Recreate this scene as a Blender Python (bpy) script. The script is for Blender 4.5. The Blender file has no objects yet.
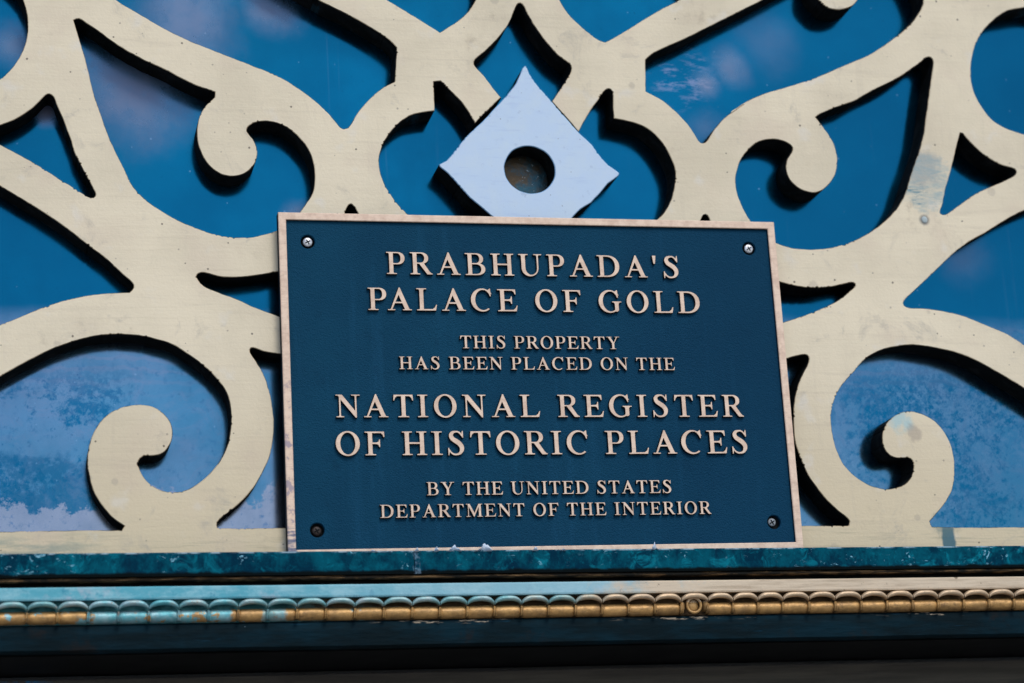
import bpy, bmesh, math, random, json
import numpy as np
from mathutils import Vector, Matrix, noise, geometry

random.seed(7)
sc = bpy.context.scene
COL = sc.collection
Z0 = 2.2                       # height of the plaque's bottom edge above the ground, metres
B = Vector((0, 0, Z0))         # every facade thing is measured from this point

# ------------------------------------------------------------------ camera
cam = bpy.data.objects.new("camera", bpy.data.cameras.new("camera"))
COL.objects.link(cam)
cam.data.sensor_width = 36.0
cam.data.lens = 36.0 * 2200.0 / 1024.0
cam.data.clip_start, cam.data.clip_end = 0.05, 2000.0
R = Matrix([[0.972858, -0.0064118, -0.2313141], [-0.2245453, -0.2677087, -0.9369693], [-0.0559171, 0.9634786, -0.2618823]])
cam.matrix_world = Matrix.Translation(Vector([-0.473009, -1.824015, 1.882566])) @ R.to_4x4()
cam.data.dof.use_dof = True
cam.data.dof.focus_distance = 1.93
cam.data.dof.aperture_fstop = 5.0
sc.camera = cam

# ------------------------------------------------------------------ light
TO_SUN = Vector((0.30, -1.0, 1.10)).normalized()
world = bpy.data.worlds.new("World"); sc.world = world
world.use_nodes = True
wn, wl = world.node_tree.nodes, world.node_tree.links
wn.clear()
sky = wn.new("ShaderNodeTexSky"); sky.sky_type = 'NISHITA'; sky.sun_disc = False
sky.sun_elevation = math.asin(TO_SUN.z)
sky.sun_rotation = math.atan2(TO_SUN.x, TO_SUN.y)
bg = wn.new("ShaderNodeBackground"); bg.inputs["Strength"].default_value = 0.12
wo = wn.new("ShaderNodeOutputWorld")
# banks of bright cloud standing over the place the facade looks out on
CLOUDS = [((0.0552, -0.9284, 0.3675), 0.0282),
          ((0.0906, -0.9124, 0.3991), 0.0273),
          ((0.1284, -0.9400, 0.3162), 0.0073),
          ((0.0205, -0.9327, 0.3600), 0.0059),
          ((0.3133, -0.8718, 0.3765), 0.0073),
          ((0.3386, -0.8566, 0.3893), 0.0205),
          ((0.4321, -0.8583, 0.2766), 0.0127),
          ((0.0572, -0.9669, 0.2488), 0.0273),
          ((0.0103, -0.9212, 0.3891), 0.0182),
          ((0.0992, -0.9653, 0.2415), 0.0182),]
tc = wn.new("ShaderNodeTexCoord")
def wnode(k, **kw):
    n = wn.new(k)
    for a, v in kw.items(): setattr(n, a, v)
    return n
cn = wnode("ShaderNodeTexNoise"); cn.inputs["Scale"].default_value = 26; cn.inputs["Detail"].default_value = 5
wl.new(tc.outputs["Generated"], cn.inputs["Vector"])
total = None
for (d, rad), k in zip(CLOUDS, (.85, .8, 1., 1., .8, .35, .3, .35, .6, .25)):
    ds = wnode("ShaderNodeVectorMath", operation='DISTANCE'); wl.new(tc.outputs["Generated"], ds.inputs[0]); ds.inputs[1].default_value = d
    wb = wnode("ShaderNodeMath", operation='MULTIPLY_ADD'); wl.new(cn.outputs["Fac"], wb.inputs[0]); wb.inputs[1].default_value = rad * 1.6; wb.inputs[2].default_value = -rad * .8
    ad = wnode("ShaderNodeMath", operation='ADD'); wl.new(ds.outputs["Value"], ad.inputs[0]); wl.new(wb.outputs[0], ad.inputs[1])
    mr = wnode("ShaderNodeMapRange", interpolation_type='SMOOTHSTEP'); wl.new(ad.outputs[0], mr.inputs[0])
    mr.inputs[1].default_value, mr.inputs[2].default_value = rad * 1.15, rad * .35
    mr.inputs[3].default_value, mr.inputs[4].default_value = 0, k
    if total is None: total = mr.outputs[0]
    else:
        mx = wnode("ShaderNodeMath", operation='MAXIMUM'); wl.new(total, mx.inputs[0]); wl.new(mr.outputs[0], mx.inputs[1]); total = mx.outputs[0]
cm = wnode("ShaderNodeMix", data_type='RGBA')
wl.new(total, cm.inputs[0]); wl.new(sky.outputs[0], cm.inputs[6]); cm.inputs[7].default_value = (16.0, 13.0, 13.0, 1)
wl.new(cm.outputs[2], bg.inputs[0]); wl.new(bg.outputs[0], wo.inputs[0])
sun = bpy.data.objects.new("sun", bpy.data.lights.new("sun", 'SUN'))
COL.objects.link(sun)
sun.data.energy = 1.5
sun.data.angle = math.radians(22)
sun.data.color = (1.0, 0.965, 0.92)
sun.rotation_euler = TO_SUN.to_track_quat('Z', 'Y').to_euler()
vs = sc.view_settings
vs.view_transform = 'Standard'; vs.look = 'None'; vs.gamma = 1.0; vs.exposure = 0.25
vs.use_curve_mapping = False

# ------------------------------------------------------------------ node helper
class NT:
    def __init__(s, name):
        s.m = bpy.data.materials.new(name); s.m.use_nodes = True
        s.t = s.m.node_tree; s.t.nodes.clear()
        s.out = s.t.nodes.new("ShaderNodeOutputMaterial")
        s.b = s.t.nodes.new("ShaderNodeBsdfPrincipled")
        s.t.links.new(s.b.outputs[0], s.out.inputs[0])
        s.co = s.t.nodes.new("ShaderNodeTexCoord").outputs["Object"]
    def new(s, k, **kw):
        n = s.t.nodes.new(k)
        for a, v in kw.items(): setattr(n, a, v)
        return n
    def put(s, sock, v):
        if isinstance(v, bpy.types.NodeSocket): s.t.links.new(v, sock)
        elif isinstance(v, tuple) and len(v) == 3 and sock.type == 'RGBA': sock.default_value = (*v, 1)
        else: sock.default_value = v
    def map(s, scale=(1, 1, 1), loc=(0, 0, 0), rot=(0, 0, 0), v=None):
        n = s.new("ShaderNodeMapping"); s.put(n.inputs[0], v or s.co)
        n.inputs["Scale"].default_value = scale; n.inputs["Location"].default_value = loc
        n.inputs["Rotation"].default_value = rot
        return n.outputs[0]
    def noise(s, scale=10, detail=4, rough=.55, v=None, dist=0):
        n = s.new("ShaderNodeTexNoise"); s.put(n.inputs["Vector"], v or s.co)
        n.inputs["Scale"].default_value = scale; n.inputs["Detail"].default_value = detail
        n.inputs["Roughness"].default_value = rough; n.inputs["Distortion"].default_value = dist
        return n.outputs["Fac"]
    def voro(s, scale, v=None, rand=1, feature='F1', out="Distance"):
        n = s.new("ShaderNodeTexVoronoi", feature=feature); s.put(n.inputs["Vector"], v or s.co)
        n.inputs["Scale"].default_value = scale; n.inputs["Randomness"].default_value = rand
        return n.outputs[out]
    def specks(s, scale, r, share, ch=0, loc=(0, 0, 0)):
        """Scattered round specks of about radius r (in cells), on a share of the cells, in the facade plane."""
        n = s.new("ShaderNodeTexVoronoi", voronoi_dimensions='2D')
        n.inputs["Scale"].default_value = scale
        s.put(n.inputs["Vector"], s.map((1, 1, 1), loc, (math.pi / 2, 0, 0)))
        f = s.xyz(n.outputs["Color"])
        d = s.math('ADD', n.outputs["Distance"], s.mul(s.math('SUBTRACT', s.noise(scale * 9, 2), .5), r * .9))
        rr = s.math('MULTIPLY', s.math('ADD', f[(ch + 1) % 3], .35), r)
        return s.mul(s.ramp(s.math('SUBTRACT', d, rr), .02, -.02), s.math('GREATER_THAN', f[ch], 1 - share))
    def ramp(s, f, a, b, lo=0., hi=1.):
        n = s.new("ShaderNodeMapRange", interpolation_type='SMOOTHSTEP'); s.put(n.inputs[0], f)
        for i, v in enumerate((a, b, lo, hi)): n.inputs[1 + i].default_value = v
        return n.outputs[0]
    def math(s, op, a, b=0., c=0.):
        n = s.new("ShaderNodeMath", operation=op)
        s.put(n.inputs[0], a); s.put(n.inputs[1], b); s.put(n.inputs[2], c)
        return n.outputs[0]
    def mul(s, *a):
        r = a[0]
        for x in a[1:]: r = s.math('MULTIPLY', r, x)
        return r
    def mix(s, f, a, b, blend='MIX'):
        n = s.new("ShaderNodeMix", data_type='RGBA', blend_type=blend)
        s.put(n.inputs["Factor"], f); s.put(n.inputs["A"], a) if 0 else None
        ins = [i for i in n.inputs if i.type == 'RGBA']
        s.put(n.inputs[0], f); s.put(ins[0], a); s.put(ins[1], b)
        return [o for o in n.outputs if o.type == 'RGBA'][0]
    def xyz(s, v=None):
        n = s.new("ShaderNodeSeparateXYZ"); s.put(n.inputs[0], v or s.co); return n.outputs
    def blob(s, c, r, soft=.5, wob=.35, nscale=90):
        """1 inside a ragged stain of radius r round the point c."""
        n = s.new("ShaderNodeVectorMath", operation='DISTANCE'); s.put(n.inputs[0], s.co)
        n.inputs[1].default_value = c
        d = s.math('ADD', n.outputs["Value"], s.math('MULTIPLY', s.math('SUBTRACT', s.noise(nscale, 5, .65), .5), r * wob * 4))
        return s.ramp(d, r, r * (1 - soft), 0, 1)
    def bump(s, h, strength=.3, dist=.001):
        n = s.new("ShaderNodeBump"); n.inputs["Strength"].default_value = strength
        n.inputs["Distance"].default_value = dist; s.put(n.inputs["Height"], h)
        s.t.links.new(n.outputs[0], s.b.inputs["Normal"])
    def fin(s, col, rough=.6, spec=.3, metal=0.):
        s.put(s.b.inputs["Base Color"], col); s.put(s.b.inputs["Roughness"], rough)
        s.put(s.b.inputs["Specular IOR Level"], spec); s.put(s.b.inputs["Metallic"], metal)
        return s.m

# ------------------------------------------------------------------ materials
def mat_cream():
    n = NT("cream_paint")
    x, y, z = n.xyz()
    c = n.mix(n.ramp(n.noise(7, 5, .6), .35, .7), (.80, .705, .53), (.675, .595, .445))
    c = n.mix(n.ramp(z, .20, -.01, 0, .9), c, (.66, .56, .385))                           # yellower and darker towards the bottom rail
    st = n.ramp(n.noise(1, 6, .72, n.map((7, 7, 110)), .9), .5, .74)                       # brush streaks
    c = n.mix(n.mul(st, .26), c, (.50, .43, .33))
    br = n.ramp(n.noise(1, 5, .7, n.map((85, 85, 7), (1, 2, 3)), 1.0), .52, .74)
    c = n.mix(n.mul(br, n.ramp(n.noise(6, 2, .5, n.map((1, 1, 1), (8, 8, 1))), .42, .6), .16), c, (.47, .42, .34))
    st2 = n.mul(n.ramp(n.noise(1, 4, .7, n.map((14, 14, 330), (3, 0, 2))), .5, .66), n.ramp(z, .03, .012))
    c = n.mix(n.mul(st2, .5), c, (.36, .34, .24))
    gr = n.ramp(n.noise(26, 6, .72, None, .6), .56, .74)                                   # grime
    c = n.mix(n.mul(gr, .55), c, (.40, .37, .32))
    c = n.mix(n.mul(n.ramp(n.noise(16, 3, .5, n.map((1, 1, 1), (2, 7, 4))), .5, .75), .30), c, (.62, .50, .40))
    sm = n.mul(n.ramp(n.noise(9, 6, .7, n.map((1, 1, 1), (5, 5, 5))), .55, .72), n.ramp(n.noise(120, 3, .6), .45, .7))
    c = n.mix(n.mul(sm, .45), c, (.33, .27, .20))
    lt = n.ramp(n.noise(34, 3, .5, n.map((1, 1, 1), (9, 1, 3))), .6, .72)
    c = n.mix(n.mul(lt, .35), c, (.74, .72, .68))
    # pits and nail specks
    pit = n.specks(52, .040, .14)
    c = n.mix(n.mul(pit, .82), c, (.07, .06, .055))
    c = n.mix(n.mul(n.specks(110, .08, .05, 1, (.3, .7, .1)), .5), c, (.20, .17, .15))
    c = n.mix(n.mul(n.specks(21, .09, .25, 2, (.1, .2, .9)), .28), c, (.30, .27, .24))
    hair = n.mul(n.ramp(n.noise(1, 2, .5, n.map((60, 60, 900), (0, 0, 0), (0, .35, 0))), .735, .76), n.ramp(n.noise(18, 2), .5, .6))
    c = n.mix(n.mul(hair, .45), c, (.2, .17, .14))
    # blue grey repairs and drips
    blue = n.mul(n.blob((.389, 0, .352), .034, .35, .3), n.ramp(n.noise(1, 5, .75, n.map((45, 45, 190), (0, 0, 0), (0, .9, 0)), .8), .34, .70, .15, 1))
    c = n.mix(n.mul(n.blob((.385, 0, .365), .024, .5, .4, 60), .5), c, (.26, .29, .32))
    c = n.mix(n.mul(blue, .8), c, (.27, .40, .43))
    c = n.mix(n.mul(n.blob((.378, 0, .341), .014, .6, .7, 70), n.ramp(n.noise(1, 4, .7, n.map((60, 60, 300), (0, 0, 0), (0, .9, 0))), .5, .6), .8), c, (.10, .24, .30))
    b2 = n.mul(n.blob((.338, 0, .119), .016, .6, .25), n.ramp(n.noise(70, 4), .3, .55))
    c = n.mix(n.mul(b2, .8), c, (.40, .58, .60))
    b2b = n.mul(n.blob((.350, 0, .108), .010, .6, .4), .45)
    c = n.mix(b2b, c, (.30, .25, .22))
    dr = n.mul(n.ramp(n.math('ABSOLUTE', n.math('SUBTRACT', x, n.math('ADD', .3725, n.math('MULTIPLY', n.math('SUBTRACT', n.noise(60), .5), .008)))), .0068, .004), n.ramp(z, .028, .018))
    c = n.mix(n.mul(dr, .9), c, (.04, .14, .19))
    dr2 = n.blob((.372, 0, .024), .016, .7, .5, 60)
    c = n.mix(n.mul(dr2, .7), c, (.13, .20, .20))
    lf = n.mul(n.ramp(x, -.34, -.44), n.ramp(z, .03, .015), n.ramp(n.noise(1, 5, .7, n.map((18, 18, 90))), .42, .62))
    c = n.mix(n.mul(lf, .7), c, (.25, .32, .28))
    pl = n.blob((.3836, 0, .314), .0066, .5, .12)
    c = n.mix(n.mul(pl, .8), c, (.22, .22, .21))
    # worn dark edge: paint rubbed off the arris
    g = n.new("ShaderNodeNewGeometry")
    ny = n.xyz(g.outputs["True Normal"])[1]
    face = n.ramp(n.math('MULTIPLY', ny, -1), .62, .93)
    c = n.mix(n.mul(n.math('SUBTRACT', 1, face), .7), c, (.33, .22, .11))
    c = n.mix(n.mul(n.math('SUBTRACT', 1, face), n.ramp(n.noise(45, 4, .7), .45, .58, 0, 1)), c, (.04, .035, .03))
    h = n.math('ADD', n.mul(n.noise(1, 5, .65, n.map((14, 14, 210)), .7), .9), n.noise(350, 3, .6))
    n.bump(h, .30, .0008)
    return n.fin(c, .75, .05)

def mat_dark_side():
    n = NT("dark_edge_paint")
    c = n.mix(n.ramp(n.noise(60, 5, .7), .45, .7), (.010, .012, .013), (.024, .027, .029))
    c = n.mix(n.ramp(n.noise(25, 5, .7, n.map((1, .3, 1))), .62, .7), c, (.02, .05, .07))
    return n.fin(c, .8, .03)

def mat_blue():
    n = NT("blue_mirror_glass")
    x, y, z = n.xyz()
    c = n.mix(n.ramp(n.noise(5, 4), .3, .7), (.0012, .108, .212), (.0012, .140, .272))
    # dust and hard water film on the lower panes
    low = n.ramp(n.math('ADD', z, n.math('MULTIPLY', n.math('SUBTRACT', n.noise(14), .5), .02)), .232, .212)
    film = n.mix(n.ramp(n.noise(12, 4, .6), .4, .65), (.070, .225, .365), (.115, .24, .375))
    bs = n.math('ADD', n.mul(n.noise(9, 3, .5, n.map((1, 1, 1.15), (.4, 0, .17))), .55), n.mul(n.noise(85, 5, .75), .45))
    spl = n.ramp(bs, .47, .52)
    lo_l = n.mul(n.ramp(x, -.32, -.42), n.ramp(z, .16, .12))
    spl = n.math('MAXIMUM', n.mul(spl, n.ramp(x, -.32, -.375)), n.mul(spl, n.ramp(x, .25, .32)))
    film = n.mix(n.mul(spl, n.ramp(n.noise(190, 3, .7), .36, .56, .25, 1), n.ramp(z, .185, .15)), film, (.004, .130, .262))
    deep = n.mul(lo_l, n.ramp(n.math('ADD', z, n.mul(n.noise(40, 4), .05)), .125, .115), .75)
    deep = n.mul(deep, n.ramp(n.math('ADD', n.mul(n.noise(22, 5, .7), .5), n.mul(n.noise(120, 4, .75), .5)), .40, .50, .15, 1))
    film = n.mix(deep, film, (.006, .112, .225))
    wav = n.new("ShaderNodeTexWave", wave_type='RINGS'); n.put(wav.inputs["Vector"], n.map((1, 1, 1), (.30, 0, -.30)))
    wav.inputs["Scale"].default_value = 30; wav.inputs["Distortion"].default_value = 6; wav.inputs["Detail"].default_value = 3
    wav.inputs["Detail Scale"].default_value = 1.5
    film = n.mix(n.mul(n.ramp(wav.outputs["Fac"], .45, .95), n.ramp(z, .13, .19), .22), film, (.279, .261, .360))
    film = n.mix(n.mul(n.ramp(z, .12, .19), n.ramp(x, -.30, -.36, .0, 1), .22), film, (.200, .240, .330))
    lil = n.mul(n.ramp(n.math('ADD', z, n.math('MULTIPLY', n.math('SUBTRACT', n.math('ADD', n.mul(n.noise(19, 2), .55), n.mul(n.noise(80, 4, .7), .45)), .5), .13)), .066, .060), n.ramp(x, .1, -.25))
    film = n.mix(lil, film, (.29, .32, .41))
    film = n.mix(n.mul(n.ramp(n.noise(60, 4, .7, n.map((1, 1, 1), (2, 2, 2))), .60, .66), lil, .7), film, (.090, .180, .333))
    gr = n.mul(n.ramp(x, .1, .25), n.ramp(n.noise(9, 3), .42, .6), n.ramp(n.noise(230, 3, .75), .45, .62))
    film = n.mix(n.mul(gr, .9), film, (.15, .28, .42))
    film = n.mix(n.mul(n.ramp(n.noise(1, 5, .75, n.map((30, 30, 30), (1, 4, 2)), 1.2), .46, .66), .24), film, (.21, .25, .37))
    film = n.mix(n.mul(n.ramp(n.noise(150, 4, .75), .54, .68), .40), film, (.03, .14, .28))
    c = n.mix(n.mul(low, .95), c, film)
    # faint runs, a streaky cloud reflection painted in and a few specks
    run = n.mul(n.ramp(n.noise(1, 3, .6, n.map((160, 160, 3))), .62, .74), n.ramp(n.noise(9), .45, .65))
    c = n.mix(n.mul(run, .12), c, (.16, .28, .42))
    cloud_streak = n.mul(n.blob((.165, .028, .463), .05, .9, .5, 40), n.ramp(n.noise(1, 4, .7, n.map((60, 60, 190), (0, 0, 0), (0, .5, 0))), .48, .66))
    c = n.mix(n.mul(cloud_streak, .45), c, (.36, .38, .52))
    pit = n.specks(60, .045, .10)
    c = n.mix(n.mul(pit, .45), c, (.2, .35, .5))
    c = n.mix(n.mul(n.ramp(n.noise(300, 3, .7), .66, .74), .3), c, (.003, .05, .11))
    n.bump(n.math('ADD', n.noise(14, 2, .5), n.mul(n.noise(240, 3), .03)), .05, .002)
    # cloud reflections painted into the glass colour: soft pale patches that dull the mirror
    cloud_haze = None
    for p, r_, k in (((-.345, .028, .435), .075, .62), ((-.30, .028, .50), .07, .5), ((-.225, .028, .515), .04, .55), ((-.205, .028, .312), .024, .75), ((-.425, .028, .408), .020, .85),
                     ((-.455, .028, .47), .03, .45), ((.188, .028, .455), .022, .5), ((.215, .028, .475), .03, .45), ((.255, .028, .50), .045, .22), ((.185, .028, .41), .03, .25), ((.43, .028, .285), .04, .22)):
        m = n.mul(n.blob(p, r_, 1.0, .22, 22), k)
        cloud_haze = m if cloud_haze is None else n.math('MAXIMUM', cloud_haze, m)
    cloud_haze = n.mul(cloud_haze, n.ramp(n.noise(70, 5, .65), .22, .6, .72, 1))
    darkening = n.mul(n.ramp(n.noise(8, 5, .65, n.map((1, 1, 1), (7, 3, 1))), .45, .75), .35)
    darkening = n.math('MAXIMUM', darkening, n.ramp(n.math('ADD', x, n.mul(n.noise(9, 3), .1)), .12, .50, 0, .45))  # blue tone gets darker towards the right
    c = n.mix(darkening, c, (.0008, .075, .150))
    c = n.mix(cloud_haze, c, (.200, .205, .315))
    n.b.inputs['Coat Weight'].default_value = .06; n.b.inputs['Coat Roughness'].default_value = .07
    return n.fin(c, n.math('ADD', n.ramp(n.noise(20, 4), .3, .7, .12, .18), n.mul(cloud_haze, .35)), .1, n.ramp(cloud_haze, 0, .8, .96, .35))

def mat_pale_blue():
    n = NT("pale_blue_paint")
    c = n.mix(n.ramp(n.noise(40, 5, .65), .4, .68), (.535, .665, .83), (.56, .68, .81))
    c = n.mix(n.mul(n.ramp(n.noise(110, 5, .75), .60, .70), .40), c, (.28, .36, .52))
    c = n.mix(n.mul(n.ramp(n.noise(1, 4, .6, n.map((35, 35, 260), (0, 0, 0), (0, .5, 0))), .55, .7), .25), c, (.36, .47, .70))
    pit = n.specks(95, .05, .07)
    c = n.mix(n.mul(pit, .6), c, (.12, .14, .18))
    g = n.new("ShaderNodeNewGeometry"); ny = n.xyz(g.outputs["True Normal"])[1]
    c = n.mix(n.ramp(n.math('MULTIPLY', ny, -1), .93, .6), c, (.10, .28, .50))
    n.bump(n.noise(420, 3, .6), .15, .0005)
    return n.fin(c, .75, .04)

def mat_olive():
    n = NT("tarnished_gilding")
    c = n.mix(n.ramp(n.noise(35, 5, .7), .42, .6), (.07, .05, .03), (.02, .07, .10))
    c = n.mix(n.mul(n.ramp(n.noise(260, 3, .7), .66, .72), .9), c, (.45, .55, .6))
    n.bump(n.noise(300, 4), .3, .001)
    return n.fin(c, .3, .4, .7)

def mat_field():
    n = NT("plaque_blue_enamel")
    x, y, z = n.xyz()
    c = n.mix(n.ramp(n.noise(9, 5, .6), .35, .7), (.004, .045, .092), (.005, .055, .108))
    c = n.mix(n.mul(n.ramp(n.noise(1, 4, .6, n.map((70, 70, 5))), .52, .75), .3), c, (.012, .085, .17))
    c = n.mix(n.mul(n.ramp(n.noise(45, 5, .7), .58, .75), .35), c, (.003, .026, .058))
    c = n.mix(n.mul(n.ramp(n.math('ADD', x, n.math('MULTIPLY', n.math('SUBTRACT', n.noise(7, 3), .5), .25)), -.02, .2), .55), c, (.003, .036, .082))  # sheen painted into the enamel: darker towards the right
    c = n.mix(n.mul(n.ramp(n.noise(4, 4, .6, n.map((1, 1, 1), (4, 4, 2))), .48, .7), .4), c, (.003, .036, .078))
    peb = n.voro(900, None, 1, 'SMOOTH_F1')
    n.bump(n.math('ADD', n.mul(peb, .7), n.mul(n.noise(700, 3, .6), .9)), .85, .0008)
    return n.fin(c, .60, .05)

def mat_bronze(name="brushed_bronze"):
    n = NT(name)
    x, y, z = n.xyz()
    c = n.mix(n.ramp(n.noise(90, 5, .7), .38, .66), (.84, .65, .51), (.68, .50, .385))
    c = n.mix(n.mul(n.ramp(n.noise(1, 3, .6, n.map((25, 25, 1800))), .55, .7), .35), c, (.45, .32, .25))
    worn = n.mul(n.ramp(n.math('ABSOLUTE', n.math('SUBTRACT', x, -.2255)), .006, .003), n.ramp(z, .17, .13), n.ramp(n.noise(90, 5, .7), .52, .6))
    c = n.mix(n.mul(worn, .75), c, (.33, .28, .36))
    wb = n.mul(n.ramp(n.math('ABSOLUTE', n.math('SUBTRACT', x, -.2255)), .006, .003), n.ramp(z, .034, .02), n.ramp(n.noise(1, 3, .6, n.map((40, 40, 500))), .42, .55))
    c = n.mix(n.mul(wb, .8), c, (.10, .13, .22))
    c = n.mix(n.mul(n.ramp(n.noise(140, 4, .7), .66, .74), .4), c, (.35, .24, .17))
    g = n.new("ShaderNodeNewGeometry"); ny = n.xyz(g.outputs["True Normal"])[1]
    c = n.mix(n.ramp(n.math('MULTIPLY', ny, -1), .72, .35), c, (.006, .011, .020))   # enamel runs up the flanks
    n.bump(n.noise(1, 3, .6, n.map((60, 60, 2200))), .2, .0003)
    return n.fin(c, .6, .10, .05)

def mat_steel():
    n = NT("screw_steel")
    c = n.mix(n.ramp(n.noise(300, 3), .4, .7), (.75, .76, .78), (.5, .5, .52))
    return n.fin(c, .35, .5, .45)

def mat_rust():
    n = NT("tarnished_screw")
    c = n.mix(n.ramp(n.noise(300, 3), .4, .7), (.05, .035, .03), (.02, .018, .018))
    return n.fin(c, .5, .4, .4)

def mat_teal():
    n = NT("mottled_teal_paint")
    x, y, z = n.xyz()
    c = n.mix(n.ramp(n.noise(42, 6, .75, n.map((1, 1, .7))), .38, .64), (.0005, .026, .054), (.001, .084, .128))
    mid = n.mul(n.ramp(n.noise(55, 5, .75, None, .8), .50, .68), n.ramp(n.noise(9, 2), .35, .6, .35, 1))
    c = n.mix(n.mul(mid, .75), c, (.004, .21, .29))
    st = n.mul(n.ramp(n.noise(1, 4, .7, n.map((75, 75, 130), (0, 0, 0), (0, -.7, 0)), 1.6), .61, .67), n.ramp(n.noise(26, 3), .46, .58))
    c = n.mix(n.mul(st, .9), c, (.22, .50, .64))
    dk = n.ramp(n.noise(1, 4, .7, n.map((80, 80, 12))), .58, .72)
    c = n.mix(n.mul(dk, .45), c, (.002, .02, .045))
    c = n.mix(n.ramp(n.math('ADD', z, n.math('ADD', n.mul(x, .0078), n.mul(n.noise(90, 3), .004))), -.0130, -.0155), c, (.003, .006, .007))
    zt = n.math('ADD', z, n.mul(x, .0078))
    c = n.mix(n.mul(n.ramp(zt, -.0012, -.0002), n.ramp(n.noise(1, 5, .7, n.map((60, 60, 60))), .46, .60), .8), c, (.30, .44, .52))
    jt = n.mul(n.ramp(n.math('ABSOLUTE', n.math('SUBTRACT', x, n.math('ADD', -.1235, n.math('MULTIPLY', n.math('SUBTRACT', n.noise(110, 4, .7), .5), .014)))), .0030, .0008), n.ramp(n.noise(170, 4, .7), .40, .62))
    c = n.mix(n.mul(jt, .42), c, (.24, .38, .52))
    n.bump(n.noise(260, 5, .7), .4, .001)
    return n.fin(c, .6, .02)

def mat_lip():
    n = NT("grimy_gilt_lip")
    c = n.mix(n.ramp(n.noise(1, 5, .7, n.map((45, 45, 900))), .45, .65), (.020, .014, .009), (.20, .12, .055))
    c = n.mix(n.ramp(n.noise(40, 5, .7), .45, .62), c, (.014, .014, .012))
    n.bump(n.noise(300, 4, .7), .5, .001)
    return n.fin(c, .7, .08)

def patina(n, x, a, b):
    f = n.math('ADD', x, n.math('MULTIPLY', n.math('SUBTRACT', n.noise(26, 5, .7), .5), .34))
    return n.ramp(f, a, b)

def mat_rail():
    n = NT("weathered_rail_paint")
    x, y, z = n.xyz()
    tan = n.mix(n.ramp(n.noise(1, 4, .65, n.map((20, 20, 320))), .4, .7), (.68, .565, .425), (.50, .40, .29))
    tan = n.mix(n.mul(n.ramp(n.noise(120, 5, .7), .64, .7), .8), tan, (.10, .065, .04))
    trq = n.mix(n.ramp(n.noise(30, 5, .7, n.map((1, 1, 2.2))), .4, .65), (.11, .40, .50), (.27, .54, .62))
    trq = n.mix(n.mul(n.ramp(n.noise(26, 5, .7, n.map((1, 1, 1), (4, 4, 4))), .55, .68), .7), trq, (.42, .50, .58))
    trq = n.mix(n.mul(n.ramp(n.noise(60, 5, .7), .57, .68), .6), trq, (.03, .24, .36))
    trq = n.mix(n.mul(n.ramp(x, -.30, -.02), .55), trq, (.42, .60, .68))
    c = n.mix(patina(n, x, .11, -.01), tan, trq)
    n.bump(n.math('ADD', n.noise(300, 4, .7), n.noise(60, 3)), .35, .001)
    return n.fin(c, .75, .06)

def mat_gold():
    n = NT("worn_gilding")
    x, y, z = n.xyz()
    gold = n.mix(n.ramp(n.noise(80, 5, .7), .36, .66), (.54, .315, .115), (.31, .18, .07))
    gold = n.mix(n.mul(n.ramp(n.noise(50, 5, .7, n.map((1, 1, 1), (3, 1, 2))), .57, .70), .7), gold, (.10, .06, .035))
    gold = n.mix(n.mul(n.ramp(n.noise(1, 4, .7, n.map((40, 40, 600))), .55, .7), .35), gold, (.60, .42, .24))
    trq = n.mix(n.ramp(n.noise(60, 5, .7), .4, .64), (.10, .36, .41), (.25, .46, .50))
    trq = n.mix(n.mul(n.ramp(n.noise(34, 4, .7, n.map((1, 1, 1), (2, 8, 3))), .5, .66), .5), trq, (.40, .47, .52))
    trq = n.mix(n.mul(n.ramp(n.noise(90, 5, .7, n.map((1, 1, 1), (6, 1, 2))), .6, .68), .8), trq, (.28, .17, .12))
    z2 = n.math('ADD', z, n.mul(x, .0078))
    # the turquoise coat lies on the arched lips further along than on the beads
    a = n.math('ADD', x, n.math('MULTIPLY', n.math('SUBTRACT', n.noise(17, 4, .6), .5), .34))
    xw = n.math('ADD', x, n.math('MULTIPLY', n.math('SUBTRACT', n.noise(90, 4, .7), .5), .016))
    body = n.mul(n.ramp(xw, -.404, -.400), n.ramp(xw, -.276, -.280))
    body = n.math('MAXIMUM', body, n.mul(n.ramp(n.math('ABSOLUTE', n.math('SUBTRACT', xw, -.243)), .011, .008), .8))
    body = n.math('MAXIMUM', body, n.mul(n.ramp(xw, -.15, -.2), n.ramp(n.noise(75, 5, .7, n.map((1, 1, 1), (7, 7, 7))), .60, .64)))
    body = n.mul(body, n.ramp(n.noise(60, 5, .7, n.map((1, 1, 1), (1, 7, 7))), .62, .56))
    top = n.mul(n.ramp(a, .06, -.04), n.ramp(z2, -.0456, -.0450))
    c = n.mix(n.math('MAXIMUM', body, n.mul(top, .85)), gold, trq)
    pale = n.mul(n.ramp(a, -.04, .06), n.ramp(z2, -.0456, -.0450))
    c = n.mix(n.mul(pale, .6), c, (.62, .50, .37))
    n.bump(n.math('ADD', n.noise(320, 4, .7), n.noise(70, 3)), .4, .0012)
    return n.fin(c, .42, .3, .3)

def mat_groove():
    n = NT("groove_shade")  # dark tones painted in for the shade inside the bead grooves
    x, y, z = n.xyz()
    c = n.mix(n.ramp(n.noise(60, 5, .7), .4, .65), (.045, .028, .014), (.10, .065, .035))
    t = n.mix(n.ramp(n.noise(60, 5, .7), .4, .65), (.03, .13, .15), (.09, .30, .34))
    return n.fin(n.mix(patina(n, x, -.17, -.27), c, t), .7, .1)

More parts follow.
